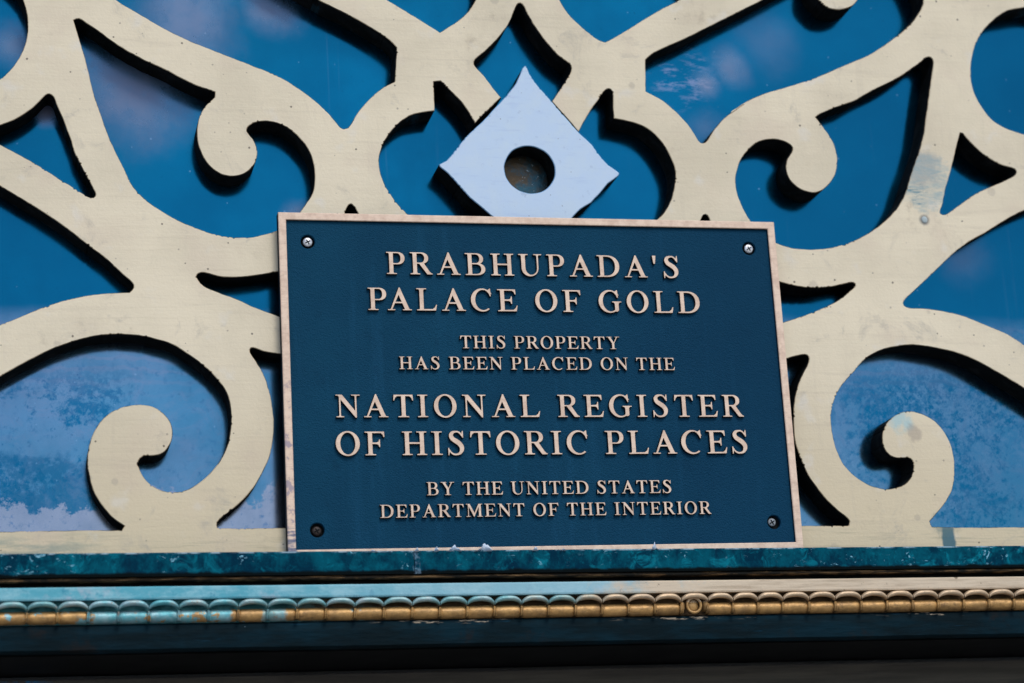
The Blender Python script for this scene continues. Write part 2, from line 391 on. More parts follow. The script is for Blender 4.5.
def mat_beam():
    n = NT("dark_blue_beam_paint")
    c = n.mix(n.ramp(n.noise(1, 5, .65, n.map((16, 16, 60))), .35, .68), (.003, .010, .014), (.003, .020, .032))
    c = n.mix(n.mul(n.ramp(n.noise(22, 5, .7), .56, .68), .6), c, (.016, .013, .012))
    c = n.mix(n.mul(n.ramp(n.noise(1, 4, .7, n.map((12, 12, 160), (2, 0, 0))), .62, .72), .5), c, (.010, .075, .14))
    pit = n.specks(60, .02, .03)
    c = n.mix(n.mul(pit, .6), c, (.3, .42, .5))
    x, y, z = n.xyz(); z2 = n.math('ADD', z, n.mul(x, .0078))
    fl = n.mul(n.ramp(z2, -.0605, -.0590), n.ramp(n.noise(1, 4, .6, n.map((75, 75, 520))), .58, .64), n.ramp(x, -.22, -.14), n.ramp(n.noise(9, 2, .5, n.map((1, 1, 1), (3, 3, 3))), .42, .52))
    c = n.mix(n.mul(fl, .8), c, (.40, .33, .25))
    n.bump(n.noise(1, 4, .6, n.map((60, 60, 300))), .5, .0015)
    return n.fin(c, .7, .06)

def mat_shade_black():
    n = NT("shade_black")  # near-black colour stands in for shade under lip, beam and in screw slots
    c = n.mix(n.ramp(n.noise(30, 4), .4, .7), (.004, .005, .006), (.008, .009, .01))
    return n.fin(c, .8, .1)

def mat_board():
    n = NT("dark_stained_board")
    x, y, z = n.xyz()
    c = n.mix(n.ramp(n.noise(1, 5, .6, n.map((9, 9, 140))), .35, .7), (.085, .083, .078), (.13, .125, .112))
    c = n.mix(n.mul(n.blob((-.435, .1, -.100), .045, .8, .6, 45), n.ramp(n.noise(90, 4, .7), .42, .58)), c, (.02, .22, .48))
    n.bump(n.noise(1, 4, .6, n.map((20, 20, 400))), .4, .001)
    return n.fin(c, .7, .1)

def mat_flake():
    n = NT("peeling_film")
    c = n.mix(n.ramp(n.noise(200, 4, .7), .4, .65), (.42, .54, .70), (.70, .76, .84))
    return n.fin(c, .4, .4)

def mat_plain(name, col, rough=.8):
    n = NT(name)
    c = n.mix(n.ramp(n.noise(3, 6, .6), .35, .7), col, tuple(v * .8 for v in col))
    return n.fin(c, rough, .2)

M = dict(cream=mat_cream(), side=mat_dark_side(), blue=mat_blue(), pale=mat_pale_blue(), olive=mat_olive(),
         field=mat_field(), bronze=mat_bronze(), steel=mat_steel(), rust=mat_rust(), teal=mat_teal(), lip=mat_lip(),
         rail=mat_rail(), gold=mat_gold(), beam=mat_beam(), soffit_shade=mat_shade_black(), board=mat_board(), flake=mat_flake(),
         flank=mat_plain('dark_enamel', (.003, .008, .014), .6), dull=mat_plain('dulled_steel', (.30, .33, .36), .4), darkening=mat_groove(), plug=mat_plain('filler', (.45, .53, .54)), wall=mat_plain("plaster", (.45, .42, .37)), ground=mat_plain("paving", (.28, .26, .24)))

# ------------------------------------------------------------------ object helpers
def tag(o, label=None, cat=None, group=None, kind=None):
    if cat and not kind: kind = "thing"
    for k, v in (("label", label), ("category", cat), ("group", group), ("kind", kind)):
        if v: o[k] = v
    return o
def empty(name):
    o = bpy.data.objects.new(name, None); COL.objects.link(o)
    o.location = B; o.empty_display_size = .05
    return o
def link(name, me, mats, parent=None, loc=None):
    o = bpy.data.objects.new(name, me); COL.objects.link(o)
    for m in mats: me.materials.append(m)
    if parent: o.parent = parent
    else: o.location = B if loc is None else loc
    return o
def from_bm(name, bm, mats, parent=None, smooth=False, loc=None):
    bmesh.ops.recalc_face_normals(bm, faces=bm.faces)
    me = bpy.data.meshes.new(name); bm.to_mesh(me); bm.free()
    if smooth:
        for p in me.polygons: p.use_smooth = True
    return link(name, me, mats, parent, loc)

def area(lp): return sum(a[0] * b[1] - b[0] * a[1] for a, b in zip(lp, lp[1:] + lp[:1])) / 2
def inside(p, lp):
    c = False
    for (x1, y1), (x2, y2) in zip(lp, lp[1:] + lp[:1]):
        if (y1 > p[1]) != (y2 > p[1]) and p[0] < x1 + (p[1] - y1) * (x2 - x1) / (y2 - y1): c = not c
    return c
def keep_solid(vo, fo, co, ed):
    """Only the triangles whose middle lies inside an odd number of outlines."""
    V = np.array([tuple(v) for v in vo]); T = np.array([list(f) for f in fo])
    c = V[T].mean(1); odd = np.zeros(len(T), bool)
    P = np.array([tuple(v) for v in co])
    for a, b in ed:
        (x1, y1), (x2, y2) = P[a], P[b]
        if y1 == y2: continue
        m = (y1 > c[:, 1]) != (y2 > c[:, 1])
        odd ^= m & (c[:, 0] < x1 + (c[:, 1] - y1) * (x2 - x1) / (y2 - y1))
    return T[odd].tolist()
def inset(lp, d):
    """Shift a closed outline to its left by d, mitres kept short."""
    out = []; n = len(lp)
    for i in range(n):
        a, b, c = lp[i - 1], lp[i], lp[(i + 1) % n]
        u = Vector((b[0] - a[0], b[1] - a[1])); v = Vector((c[0] - b[0], c[1] - b[1]))
        if u.length < 1e-9 or v.length < 1e-9: out.append(b); continue
        u.normalize(); v.normalize()
        m = Vector((-u.y - v.y, u.x + v.x))
        m = Vector((-u.y, u.x)) if m.length < 1e-6 else m.normalized()
        k = min(1.6, 1 / max(.3, m.dot(Vector((-u.y, u.x)))))
        out.append((b[0] + m.x * d * k, b[1] + m.y * d * k))
    return out
def sheet(loops, y_front, y_back, bev=.0005, bres=1, side_slot=None, flare=0.):
    """Closed outlines (metres, in the facade plane x-z; inner ones are holes) -> one solid with softened edges."""
    S = 100.0     # triangulate in decimetre-like units, away from tiny numbers
    fixed = []
    for k, lp in enumerate(loops):
        q = []
        for p in lp:
            if not q or math.hypot(p[0] - q[-1][0], p[1] - q[-1][1]) > 2e-5: q.append((float(p[0]), float(p[1])))
        if math.hypot(q[0][0] - q[-1][0], q[0][1] - q[-1][1]) < 2e-5: q.pop()
        depth = sum(1 for j, o in enumerate(loops) if j != k and inside(q[0], o))
        if (area(q) > 0) != (depth % 2 == 0): q.reverse()     # solid always on the left
        fixed.append(q)
    verts, faces, mats = [], [], []
    def fill(lps, y, flip):
        base = len(verts); co, ed = [], []
        for lp in lps:
            b = len(co); n = len(lp)
            co += [Vector((x * S, z * S)) for x, z in lp]; ed += [(b + i, b + (i + 1) % n) for i in range(n)]
        vo, _, fo, _, _, _ = geometry.delaunay_2d_cdt(co, ed, [], 0, 1e-6, False)
        fo = keep_solid(vo, fo, co, ed)
        verts.extend((v.x / S, y, v.y / S) for v in vo)
        for f in fo:
            t = [base + i for i in f]
            faces.append(t[::-1] if flip else t); mats.append(0)
    rings = []
    steps = bres + 1
    for i in range(steps + 1):
        a = math.pi / 2 * i / steps
        rings.append(([inset(lp, bev * math.sin(a)) for lp in fixed], y_front + bev * (1 - math.cos(math.pi / 2 - a))))
    fill(rings[-1][0], y_front, False)
    foot = [inset(lp, -flare) for lp in fixed] if flare else fixed      # cast pieces widen towards the foot
    fill(foot, y_back, True)
    levels = [(foot, y_back)] + rings
    for li in range(len(levels) - 1):
        (A, ya), (B_, yb) = levels[li], levels[li + 1]
        for la, lb in zip(A, B_):
            n = len(la); b = len(verts)
            verts.extend((x, ya, z) for x, z in la); verts.extend((x, yb, z) for x, z in lb)
            for i in range(n):
                j = (i + 1) % n
                faces.append((b + i, b + j, b + n + j, b + n + i)); mats.append((side_slot or 0) if li == 0 else 0)
    me = bpy.data.meshes.new("sheet"); me.from_pydata(verts, [], faces)
    for p, k in zip(me.polygons, mats): p.material_index = k
    bm = bmesh.new(); bm.from_mesh(me)
    bmesh.ops.remove_doubles(bm, verts=bm.verts, dist=2e-6)
    bmesh.ops.recalc_face_normals(bm, faces=bm.faces)
    bm.to_mesh(me); bm.free(); me.update()
    return me

def resample(pts, step):
    out = []
    for a, b in zip(pts, pts[1:] + pts[:1]):
        L = math.hypot(b[0] - a[0], b[1] - a[1]); m = max(1, int(round(L / step)))
        for k in range(m): out.append((a[0] + (b[0] - a[0]) * k / m, a[1] + (b[1] - a[1]) * k / m))
    return out
def ragged(pts, amp=.00013, chip=.0010, seed=0, step=.0011):
    """Hand-sawn edge: a faint wander, and in worn stretches small bites out of the solid (which lies outside a hole, inside a rim)."""
    pts = resample(pts, step); n = len(pts); out = []
    sgn = 1 if area(pts) > 0 else -1
    for i in range(n):
        a, b, c = pts[i - 1], pts[i], pts[(i + 1) % n]
        tx, tz = c[0] - a[0], c[1] - a[1]; L = math.hypot(tx, tz) or 1
        nx, nz = sgn * tz / L, -sgn * tx / L                 # away from the outline's inside
        d = amp * 2 * noise.noise(Vector((b[0] * 130, b[1] * 130, seed)))
        worn = noise.noise(Vector((b[0] * 28, b[1] * 28, seed + 3.7))) - .06
        bite = noise.noise(Vector((b[0] * 640, b[1] * 640, seed + 9))) - .20
        if worn > 0 and bite > 0: d += chip * min(1, worn * 4) * min(1, bite * 3.2)
        out.append((b[0] + nx * d, b[1] + nz * d))
    return out

def sbox(bm, x0, x1, y0, y1, z0, z1, slope=0., nseg=1, bev=0.):
    """Long bar along x with its z dropping by slope per metre."""
    vs_ = []
    for i in range(nseg + 1):
        x = x0 + (x1 - x0) * i / nseg; dz = slope * x
        vs_.append([bm.verts.new((x, y, z + dz)) for y, z in ((y0, z0), (y1, z0), (y1, z1), (y0, z1))])
    for a, b in zip(vs_, vs_[1:]):
        for k in range(4): bm.faces.new((a[k], a[(k + 1) % 4], b[(k + 1) % 4], b[k]))
    bm.faces.new(vs_[0]); bm.faces.new(vs_[-1][::-1])

def profile_bar(prof, x0, x1, slope, nseg, wob=.0):
    """Sweep a closed (y,z) profile along x, with a slight unevenness."""
    bm = bmesh.new(); rings = []
    for i in range(nseg + 1):
        x = x0 + (x1 - x0) * i / nseg
        ring = []
        for k, (y, z) in enumerate(prof):
            w = noise.noise(Vector((x * 60, k * 3.1, 1))) * wob + noise.noise(Vector((x * 9, k * .2, 5))) * wob * 1.5
            ring.append(bm.verts.new((x, y + w, z + slope * x + w * .6)))
        rings.append(ring)
    m = len(prof)
    for a, b in zip(rings, rings[1:]):
        for k in range(m): bm.faces.new((a[k], a[(k + 1) % m], b[(k + 1) % m], b[k]))
    bm.faces.new(rings[0]); bm.faces.new(rings[-1][::-1])
    return bm

SL = -.0078          # the sill drops a little from one end to the other
XA, XB = -.72, .82   # how far the facade is built beyond the picture

# ------------------------------------------------------------------ ground and wall
bm = bmesh.new()
bmesh.ops.create_grid(bm, x_segments=1, y_segments=1, size=400)
g = from_bm("ground", bm, [M['ground']], loc=Vector((0, 0, 0))); tag(g, kind='structure')
bm = bmesh.new(); sbox(bm, -3, 3, .16, .4, -2.2, 2.4)
tag(from_bm("wall", bm, [M['wall']]), kind='structure')

# ------------------------------------------------------------------ blue panel behind the fretwork
DEP = .028
bm = bmesh.new()
sbox(bm, XA, XB, DEP, DEP + .02, -.045, .76)
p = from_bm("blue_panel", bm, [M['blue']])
tag(p, "glossy blue painted panel with pale peeling film, behind the cream fretwork", "panel")

# ------------------------------------------------------------------ fretwork
HOLES = json.loads('''{"Lcircle":[[-441.6,476.9],[-441.6,474.2],[-441.8,471.5],[-442.0,468.8],[-442.4,466.1],[-442.9,463.4],[-443.4,460.7],[-444.1,458.1],[-444.9,455.5],[-445.8,
453.0],[-446.8,450.5],[-447.8,448.0],[-449.0,445.6],[-450.3,443.3],[-451.6,441.0],[-453.0,438.7],[-454.6,436.6],[-456.2,434.5],[-457.8,432.5],[-459.6,430.6],
[-461.4,428.8],[-463.3,427.0],[-465.3,425.3],[-467.3,423.8],[-469.3,422.3],[-471.5,421.0],[-473.6,419.7],[-475.8,418.6],[-478.1,417.5],[-480.4,416.6],[-482.7,
415.7],[-485.0,415.0],[-487.4,414.4],[-489.7,414.0],[-492.1,413.6],[-494.5,413.3],[-496.9,413.2],[-499.3,413.2],[-501.7,413.3],[-504.1,413.5],[-506.5,413.8],
[-508.9,414.2],[-511.2,414.7],[-513.5,415.4],[-515.8,416.2],[-518.0,417.1],[-520.2,418.0],[-522.4,419.1],[-524.5,420.3],[-526.5,421.6],[-528.6,423.0],[-530.5,
424.5],[-532.4,426.1],[-534.2,427.8],[-536.0,429.6],[-537.7,431.4],[-539.3,433.4],[-540.8,435.4],[-542.2,437.5],[-543.6,439.7],[-544.9,441.9],[-546.1,444.2],
[-547.1,446.5],[-548.1,448.9],[-549.1,451.4],[-549.9,453.8],[-550.6,456.4],[-551.2,458.9],[-551.7,461.5],[-552.1,464.2],[-552.4,466.8],[-552.6,469.5],[-552.7,
472.2],[-552.7,474.8],[-552.6,477.5],[-552.3,480.2],[-552.0,482.9],[-551.6,485.6],[-551.1,488.2],[-550.5,490.8],[-549.7,493.4],[-548.9,495.9],[-548.0,498.4],
[-547.0,500.9],[-545.8,503.3],[-544.6,505.7],[-543.3,508.0],[-541.9,510.3],[-540.4,512.5],[-538.9,514.6],[-537.3,516.6],[-535.5,518.6],[-533.7,520.5],[-531.9,
522.3],[-529.9,524.0],[-527.9,525.6],[-525.9,527.1],[-523.8,528.5],[-521.6,529.9],[-519.4,531.1],[-517.2,532.2],[-514.9,533.2],[-512.5,534.1],[-510.2,534.8],
[-507.8,535.5],[-505.4,536.0],[-503.0,536.4],[-500.5,536.7],[-498.1,536.9],[-495.6,537.0],[-493.2,536.9],[-490.8,536.7],[-488.3,536.5],[-485.9,536.0],[-483.5,
535.5],[-481.2,534.9],[-478.9,534.1],[-476.6,533.2],[-474.3,532.2],[-472.1,531.1],[-469.9,529.9],[-467.8,528.6],[-465.8,527.2],[-463.8,525.6],[-461.8,524.0],
[-460.0,522.3],[-458.2,520.5],[-456.5,518.6],[-454.8,516.6],[-453.3,514.5],[-451.8,512.3],[-450.4,510.1],[-449.2,507.9],[-448.0,505.5],[-446.9,503.1],[-445.9,
500.7],[-445.0,498.1],[-444.2,495.6],[-443.5,493.0],[-442.9,490.4],[-442.4,487.7],[-442.1,485.1],[-441.8,482.3],[-441.6,479.6]],"Rcircle":[[514.0,536.5],[510.7,
535.8],[507.3,535.2],[503.9,534.6],[500.6,533.8],[497.2,532.7],[494.0,531.4],[490.9,529.8],[487.8,527.9],[484.8,525.8],[481.8,523.5],[478.9,521.1],[476.1,
518.6],[473.6,516.2],[471.2,513.8],[469.0,511.4],[466.8,508.9],[464.8,506.4],[462.9,503.8],[461.2,501.1],[459.5,498.3],[457.9,495.4],[456.3,492.3],[455.0,
489.1],[453.7,485.8],[452.6,482.5],[451.6,479.2],[450.8,476.0],[450.1,473.0],[449.5,470.0],[449.1,467.0],[448.8,464.0],[448.5,461.1],[448.5,458.1],[448.5,
455.3],[448.8,452.3],[449.2,449.4],[449.9,446.3],[450.7,443.3],[451.7,440.4],[452.8,437.6],[454.0,434.8],[455.3,432.1],[456.7,429.6],[458.1,427.2],[459.5,
424.9],[461.1,422.6],[462.8,420.4],[464.7,418.3],[466.7,416.3],[468.9,414.5],[471.3,412.9],[473.8,411.5],[476.5,410.1],[479.3,408.9],[482.3,407.7],[485.3,
406.7],[488.3,405.7],[491.3,404.8],[494.3,404.0],[497.2,403.2],[500.2,402.4],[503.2,401.6],[506.2,401.0],[509.2,400.5],[512.3,400.1],[515.5,400.1],[518.6,
400.2],[521.6,400.5],[524.5,401.0],[527.6,401.7],[530.7,402.4],[533.8,403.4],[537.0,404.4],[540.2,405.6],[543.3,406.9],[546.3,408.3],[549.2,409.9],[552.0,
411.5],[554.7,413.4],[557.3,415.3],[559.8,417.5],[562.3,419.8],[564.7,422.2],[567.1,424.7],[569.3,427.3],[571.4,430.0],[573.4,432.7],[575.3,435.5],[576.9,
438.3],[578.5,441.1],[579.9,444.0],[581.2,446.9],[582.3,450.0],[583.4,453.1],[584.3,456.3],[585.2,459.5],[585.9,462.7],[586.5,465.9],[586.9,469.1],[587.3,
472.3],[587.5,475.3],[587.5,478.4],[587.5,481.4],[587.3,484.5],[587.0,487.5],[586.6,490.6],[586.1,493.7],[585.5,496.7],[584.8,499.7],[584.0,502.6],[583.0,
505.4],[582.0,508.1],[580.9,510.7],[579.7,513.3],[578.3,515.8],[576.7,518.3],[575.0,520.7],[573.1,523.0],[571.1,525.3],[569.1,527.4],[567.0,529.4],[564.8,
531.2],[562.5,532.9],[560.2,534.4],[557.8,535.7],[555.1,536.9],[552.2,537.9],[549.1,538.7],[546.0,539.2],[542.9,539.6],[539.8,539.8],[536.7,539.9],[533.6,
539.9],[530.4,539.7],[527.1,539.3],[523.8,538.7],[520.6,538.0],[517.3,537.2]],"Lscroll":[[-402.6,483.3],[-400.2,484.6],[-397.7,484.9],[-395.5,484.1],[-393.6,
482.9],[-391.7,481.4],[-389.7,479.9],[-387.8,478.5],[-385.8,477.1],[-383.7,475.7],[-381.7,474.2],[-379.7,472.7],[-377.7,471.2],[-375.7,469.6],[-373.7,467.9],
[-371.6,466.3],[-369.4,464.7],[-367.3,463.2],[-365.1,461.7],[-362.8,460.1],[-360.5,458.7],[-358.3,457.2],[-356.0,455.8],[-353.9,454.6],[-351.8,453.4],[-349.7,
452.2],[-347.6,451.0],[-345.5,449.9],[-343.3,448.7],[-341.1,447.6],[-338.8,446.5],[-336.6,445.5],[-334.3,444.5],[-332.0,443.4],[-329.6,442.4],[-327.3,441.4],
[-325.0,440.3],[-322.8,439.3],[-320.6,438.2],[-318.3,437.0],[-316.1,435.8],[-314.0,434.6],[-311.9,433.4],[-309.8,432.3],[-307.7,431.1],[-305.5,430.0],[-303.3,
428.9],[-301.0,427.9],[-298.8,426.8],[-296.5,425.8],[-294.2,424.9],[-291.9,424.0],[-289.5,423.1],[-287.0,422.3],[-284.5,421.5],[-282.1,420.7],[-279.6,419.9],
[-279.8,417.4],[-280.0,414.7],[-282.3,412.6],[-284.5,410.4],[-286.5,408.3],[-288.3,406.1],[-289.9,404.0],[-291.3,401.7],[-292.6,399.3],[-293.6,396.7],[-294.5,
394.0],[-295.2,391.1],[-295.7,388.2],[-296.1,385.4],[-296.3,382.7],[-296.4,380.0],[-296.3,377.4],[-296.1,374.8],[-295.8,372.2],[-295.3,369.6],[-294.6,366.8],
[-293.6,364.0],[-292.5,361.2],[-291.3,358.5],[-289.9,356.1],[-288.4,353.8],[-286.8,351.6],[-285.0,349.6],[-283.2,347.8],[-281.3,346.2],[-279.3,344.8],[-277.2,
343.6],[-275.0,342.6],[-272.7,341.9],[-270.4,341.4],[-268.0,341.2],[-265.5,341.3],[-263.0,341.7],[-260.4,342.3],[-257.8,343.2],[-255.5,344.3],[-253.3,345.7],
[-251.3,347.3],[-249.5,349.1],[-247.9,351.0],[-246.5,353.2],[-245.4,355.6],[-244.6,358.1],[-244.1,360.8],[-243.9,363.6],[-243.9,366.5],[-244.3,369.2],[-245.0,
371.7],[-246.0,374.2],[-247.4,376.5],[-249.1,378.6],[-250.8,380.7],[-252.1,382.7],[-252.6,385.0],[-251.8,387.5],[-250.0,389.5],[-247.8,391.0],[-245.2,392.1],
[-242.5,392.9],[-239.5,393.5],[-236.5,393.7],[-233.6,393.6],[-230.6,393.3],[-227.7,392.8],[-224.8,392.0],[-222.1,391.1],[-219.5,389.9],[-217.0,388.5],[-214.7,
387.0],[-212.5,385.3],[-210.5,383.5],[-208.5,381.6],[-206.6,379.6],[-204.8,377.6],[-203.1,375.5],[-201.6,373.4],[-200.2,371.3],[-198.9,369.2],[-197.8,367.0],
[-196.8,364.7],[-195.9,362.3],[-195.2,359.9],[-194.6,357.4],[-194.1,354.8],[-193.7,352.1],[-193.5,349.2],[-193.4,346.1],[-193.4,343.0],[-193.5,340.1],[-193.7,
337.3],[-194.0,334.8],[-194.4,332.2],[-195.0,329.7],[-195.9,327.1],[-197.3,324.5],[-198.9,321.8],[-200.8,319.2],[-202.5,316.7],[-204.2,314.2],[-205.7,311.6],
[-207.3,309.2],[-209.0,307.0],[-210.8,304.8],[-212.8,302.7],[-214.9,300.7],[-217.2,298.8],[-219.4,297.1],[-221.7,295.6],[-224.1,294.2],[-226.6,292.9],[-229.0,
291.7],[-231.3,290.7],[-233.7,289.8],[-236.1,289.0],[-238.4,288.3],[-240.8,287.6],[-243.3,286.9],[-245.8,286.2],[-248.4,285.6],[-250.9,285.2],[-253.4,284.9],
[-256.0,284.8],[-258.6,284.7],[-261.2,284.8],[-263.8,284.9],[-266.3,285.0],[-268.8,285.2],[-271.2,285.4],[-273.7,285.6],[-276.2,286.0],[-278.7,286.4],[-281.2,
286.9],[-283.7,287.5],[-286.2,288.2],[-288.6,289.0],[-291.1,289.9],[-293.5,290.8],[-295.9,291.7],[-298.3,292.6],[-300.7,293.5],[-303.1,294.5],[-305.5,295.5],
[-307.8,296.5],[-310.1,297.6],[-312.4,298.6],[-314.6,299.7],[-316.7,300.9],[-318.9,302.0],[-321.0,303.2],[-323.1,304.4],[-325.2,305.7],[-327.3,307.1],[-329.5,
308.5],[-331.7,310.0],[-333.8,311.5],[-336.0,313.1],[-338.1,314.8],[-340.2,316.4],[-342.1,318.2],[-344.1,320.0],[-346.0,321.9],[-347.8,323.9],[-349.5,325.9],
[-351.1,327.9],[-352.6,330.0],[-353.9,332.1],[-355.0,334.3],[-355.9,336.4],[-356.9,338.7],[-357.9,341.1],[-359.0,343.5],[-360.0,345.9],[-361.1,348.2],[-362.2,
350.7],[-363.4,353.2],[-364.6,355.8],[-365.9,358.5],[-367.1,361.2],[-368.3,363.9],[-369.4,366.6],[-370.5,369.2],[-371.6,371.8],[-372.6,374.4],[-373.5,376.9],
[-374.4,379.5],[-375.2,382.1],[-376.1,384.6],[-376.9,387.1],[-377.7,389.7],[-378.5,392.2],[-379.2,394.6],[-380.0,397.2],[-380.9,399.9],[-381.8,402.7],[-382.7,
405.6],[-383.6,408.4],[-384.4,411.1],[-385.1,413.6],[-385.7,415.9],[-386.3,418.1],[-386.8,420.4],[-387.3,422.7],[-387.8,425.0],[-388.3,427.4],[-388.8,430.1],
[-389.4,433.0],[-390.0,436.0],[-390.7,439.0],[-391.3,442.1],[-392.0,445.0],[-392.6,447.8],[-393.4,450.6],[-394.1,453.4],[-394.9,456.2],[-395.6,458.9],[-396.4,
461.6],[-397.2,464.2],[-397.9,466.9],[-398.7,469.6],[-399.5,472.4],[-400.3,475.1],[-401.0,477.8],[-401.8,480.6]],"Ltri":[[-426.8,411.6],[-425.0,412.8],[-423.0,
413.0],[-421.1,412.0],[-419.5,410.0],[-418.4,407.4],[-417.5,404.7],[-416.5,402.1],[-415.6,399.7],[-414.6,397.2],[-413.5,394.6],[-412.5,392.0],[-411.5,389.4],
[-410.6,386.9],[-409.7,384.5],[-408.8,382.0],[-408.0,379.5],[-407.1,377.0],[-406.3,374.6],[-405.5,372.1],[-404.8,369.5],[-404.1,366.9],[-403.4,364.3],[-402.7,
361.7],[-401.8,359.1],[-400.7,356.4],[-399.5,353.8],[-398.3,351.1],[-397.0,348.5],[-395.7,345.9],[-394.5,343.3],[-393.2,340.7],[-392.0,338.2],[-390.8,335.7],
[-389.5,333.2],[-388.2,330.8],[-386.9,328.4],[-385.7,326.1],[-384.7,324.0],[-384.2,321.9],[-384.7,320.0],[-386.4,318.7],[-388.6,318.5],[-390.7,319.2],[-392.7,
320.3],[-394.6,321.6],[-396.7,323.0],[-398.9,324.6],[-401.1,326.1],[-403.2,327.5],[-405.3,328.9],[-407.3,330.2],[-409.4,331.4],[-411.5,332.7],[-413.5,334.0],
[-415.6,335.3],[-417.6,336.7],[-419.7,338.1],[-421.7,339.5],[-423.8,340.9],[-425.8,342.3],[-427.9,343.6],[-429.9,345.0],[-431.9,346.3],[-434.0,347.5],[-436.0,
348.8],[-438.1,350.1],[-440.3,351.4],[-442.5,352.7],[-444.8,354.0],[-447.2,355.3],[-449.6,356.6],[-451.9,357.9],[-454.1,359.1],[-456.3,360.3],[-458.5,361.5],
[-460.6,362.7],[-462.7,363.9],[-464.8,365.0],[-466.9,366.2],[-469.1,367.3],[-471.3,368.4],[-473.5,369.6],[-475.7,370.7],[-475.7,372.0],[-475.8,375.0],[-475.8,
378.0],[-473.6,379.0],[-471.4,380.0],[-469.2,381.0],[-467.0,382.0],[-464.8,382.9],[-462.4,383.9],[-460.0,384.8],[-457.6,385.8],[-455.1,387.0],[-452.7,388.3],
[-450.3,389.9],[-447.9,391.5],[-445.5,393.2],[-443.3,394.8],[-441.2,396.5],[-439.2,398.1],[-437.3,399.8],[-435.4,401.7],[-433.6,403.7],[-431.8,405.8],[-430.1,
407.9],[-428.4,409.9]],"Llens":[[-539.4,361.6],[-537.1,360.8],[-534.9,360.1],[-532.6,359.3],[-530.4,358.6],[-528.1,357.9],[-525.8,357.2],[-523.6,356.4],[-521.3,
355.6],[-519.1,354.9],[-516.8,354.0],[-514.6,353.2],[-512.3,352.3],[-510.0,351.4],[-507.7,350.4],[-505.5,349.5],[-503.2,348.5],[-500.9,347.5],[-498.7,346.5],
[-496.4,345.4],[-494.2,344.3],[-491.9,343.2],[-489.6,342.1],[-487.3,340.8],[-484.9,339.5],[-482.5,338.2],[-480.1,336.8],[-477.8,335.4],[-475.4,334.0],[-473.1,
332.6],[-470.8,331.2],[-468.7,329.9],[-466.6,328.6],[-464.5,327.4],[-462.4,326.1],[-460.3,324.8],[-458.3,323.5],[-456.3,322.3],[-454.4,321.0],[-452.4,319.8],
[-450.4,318.5],[-448.4,317.3],[-446.3,316.0],[-444.3,314.7],[-442.3,313.4],[-440.2,312.1],[-438.1,310.8],[-436.1,309.5],[-434.0,308.2],[-431.8,306.8],[-429.7,
305.4],[-427.6,304.0],[-425.5,302.5],[-423.5,301.1],[-421.5,299.7],[-419.4,298.3],[-417.4,296.8],[-415.4,295.4],[-413.4,293.9],[-411.4,292.4],[-409.5,290.9],
[-407.5,289.4],[-405.5,287.8],[-403.5,286.2],[-401.6,284.6],[-399.7,283.1],[-397.8,281.5],[-395.9,279.9],[-393.9,278.2],[-391.9,276.4],[-389.9,274.7],[-388.0,
273.1],[-386.1,271.6],[-384.1,270.2],[-382.1,268.8],[-380.2,267.4],[-378.3,265.9],[-376.5,264.3],[-374.6,262.5],[-372.8,260.7],[-370.9,258.9],[-369.0,257.0],
[-367.0,255.1],[-365.0,253.1],[-363.0,251.1],[-361.1,249.2],[-359.2,247.4],[-357.3,245.7],[-355.5,244.0],[-353.9,242.3],[-352.8,240.3],[-352.7,238.0],[-354.0,
235.7],[-356.3,233.6],[-358.8,233.6],[-361.4,233.5],[-364.0,233.4],[-366.6,233.2],[-369.1,233.1],[-371.6,232.9],[-374.0,232.7],[-376.4,232.5],[-378.9,232.2],
[-381.4,231.9],[-383.9,231.6],[-386.3,231.3],[-388.7,230.9],[-391.2,230.5],[-393.7,230.0],[-396.2,229.5],[-398.6,229.0],[-401.1,228.4],[-403.6,227.9],[-406.1,
227.2],[-408.5,226.5],[-411.0,225.8],[-413.5,225.1],[-415.9,224.3],[-418.3,223.5],[-420.7,222.7],[-423.1,221.8],[-425.6,220.8],[-428.1,219.8],[-430.6,218.8],
[-433.0,217.7],[-435.4,216.7],[-437.8,215.6],[-440.1,214.5],[-442.5,213.3],[-445.0,212.1],[-447.3,210.9],[-449.7,209.8],[-452.0,208.8],[-454.4,207.8],[-456.7,
207.0],[-459.0,206.1],[-461.4,205.2],[-463.7,204.1],[-465.8,203.1],[-467.7,202.0],[-469.6,200.8],[-471.6,199.4],[-473.7,198.1],[-475.8,196.6],[-477.9,195.2],
[-480.0,193.7],[-482.1,192.2],[-484.2,190.7],[-486.3,189.3],[-488.4,188.0],[-490.6,186.6],[-492.8,185.2],[-494.9,183.8],[-497.1,182.5],[-499.3,181.1],[-501.5,
179.8],[-503.7,178.4],[-505.9,177.1],[-508.1,175.8],[-510.3,174.5],[-512.5,173.2],[-514.6,171.9],[-516.8,170.6],[-519.0,169.3],[-521.1,168.1],[-523.3,166.8],
[-525.5,165.6],[-527.7,164.3],[-529.8,163.1],[-532.0,161.8],[-534.1,160.6],[-536.3,159.3],[-537.1,161.7],[-537.9,164.1],[-538.7,166.4],[-539.5,168.8],[-540.3,
171.1],[-541.2,173.4],[-542.0,175.7],[-542.9,178.0],[-543.7,180.4],[-544.5,182.7],[-545.3,185.0],[-546.1,187.4],[-546.9,189.8],[-547.7,192.2],[-548.4,194.7],
[-549.1,197.1],[-549.7,199.6],[-550.4,202.2],[-550.9,204.8],[-551.4,207.3],[-551.9,209.7],[-552.3,212.2],[-552.6,214.6],[-553.0,217.1],[-553.3,219.6],[-553.6,
222.2],[-553.9,224.8],[-554.2,227.4],[-554.4,230.1],[-554.6,232.8],[-554.8,235.5],[-555.0,238.2],[-555.2,240.9],[-555.3,243.6],[-555.4,246.4],[-555.6,249.1],
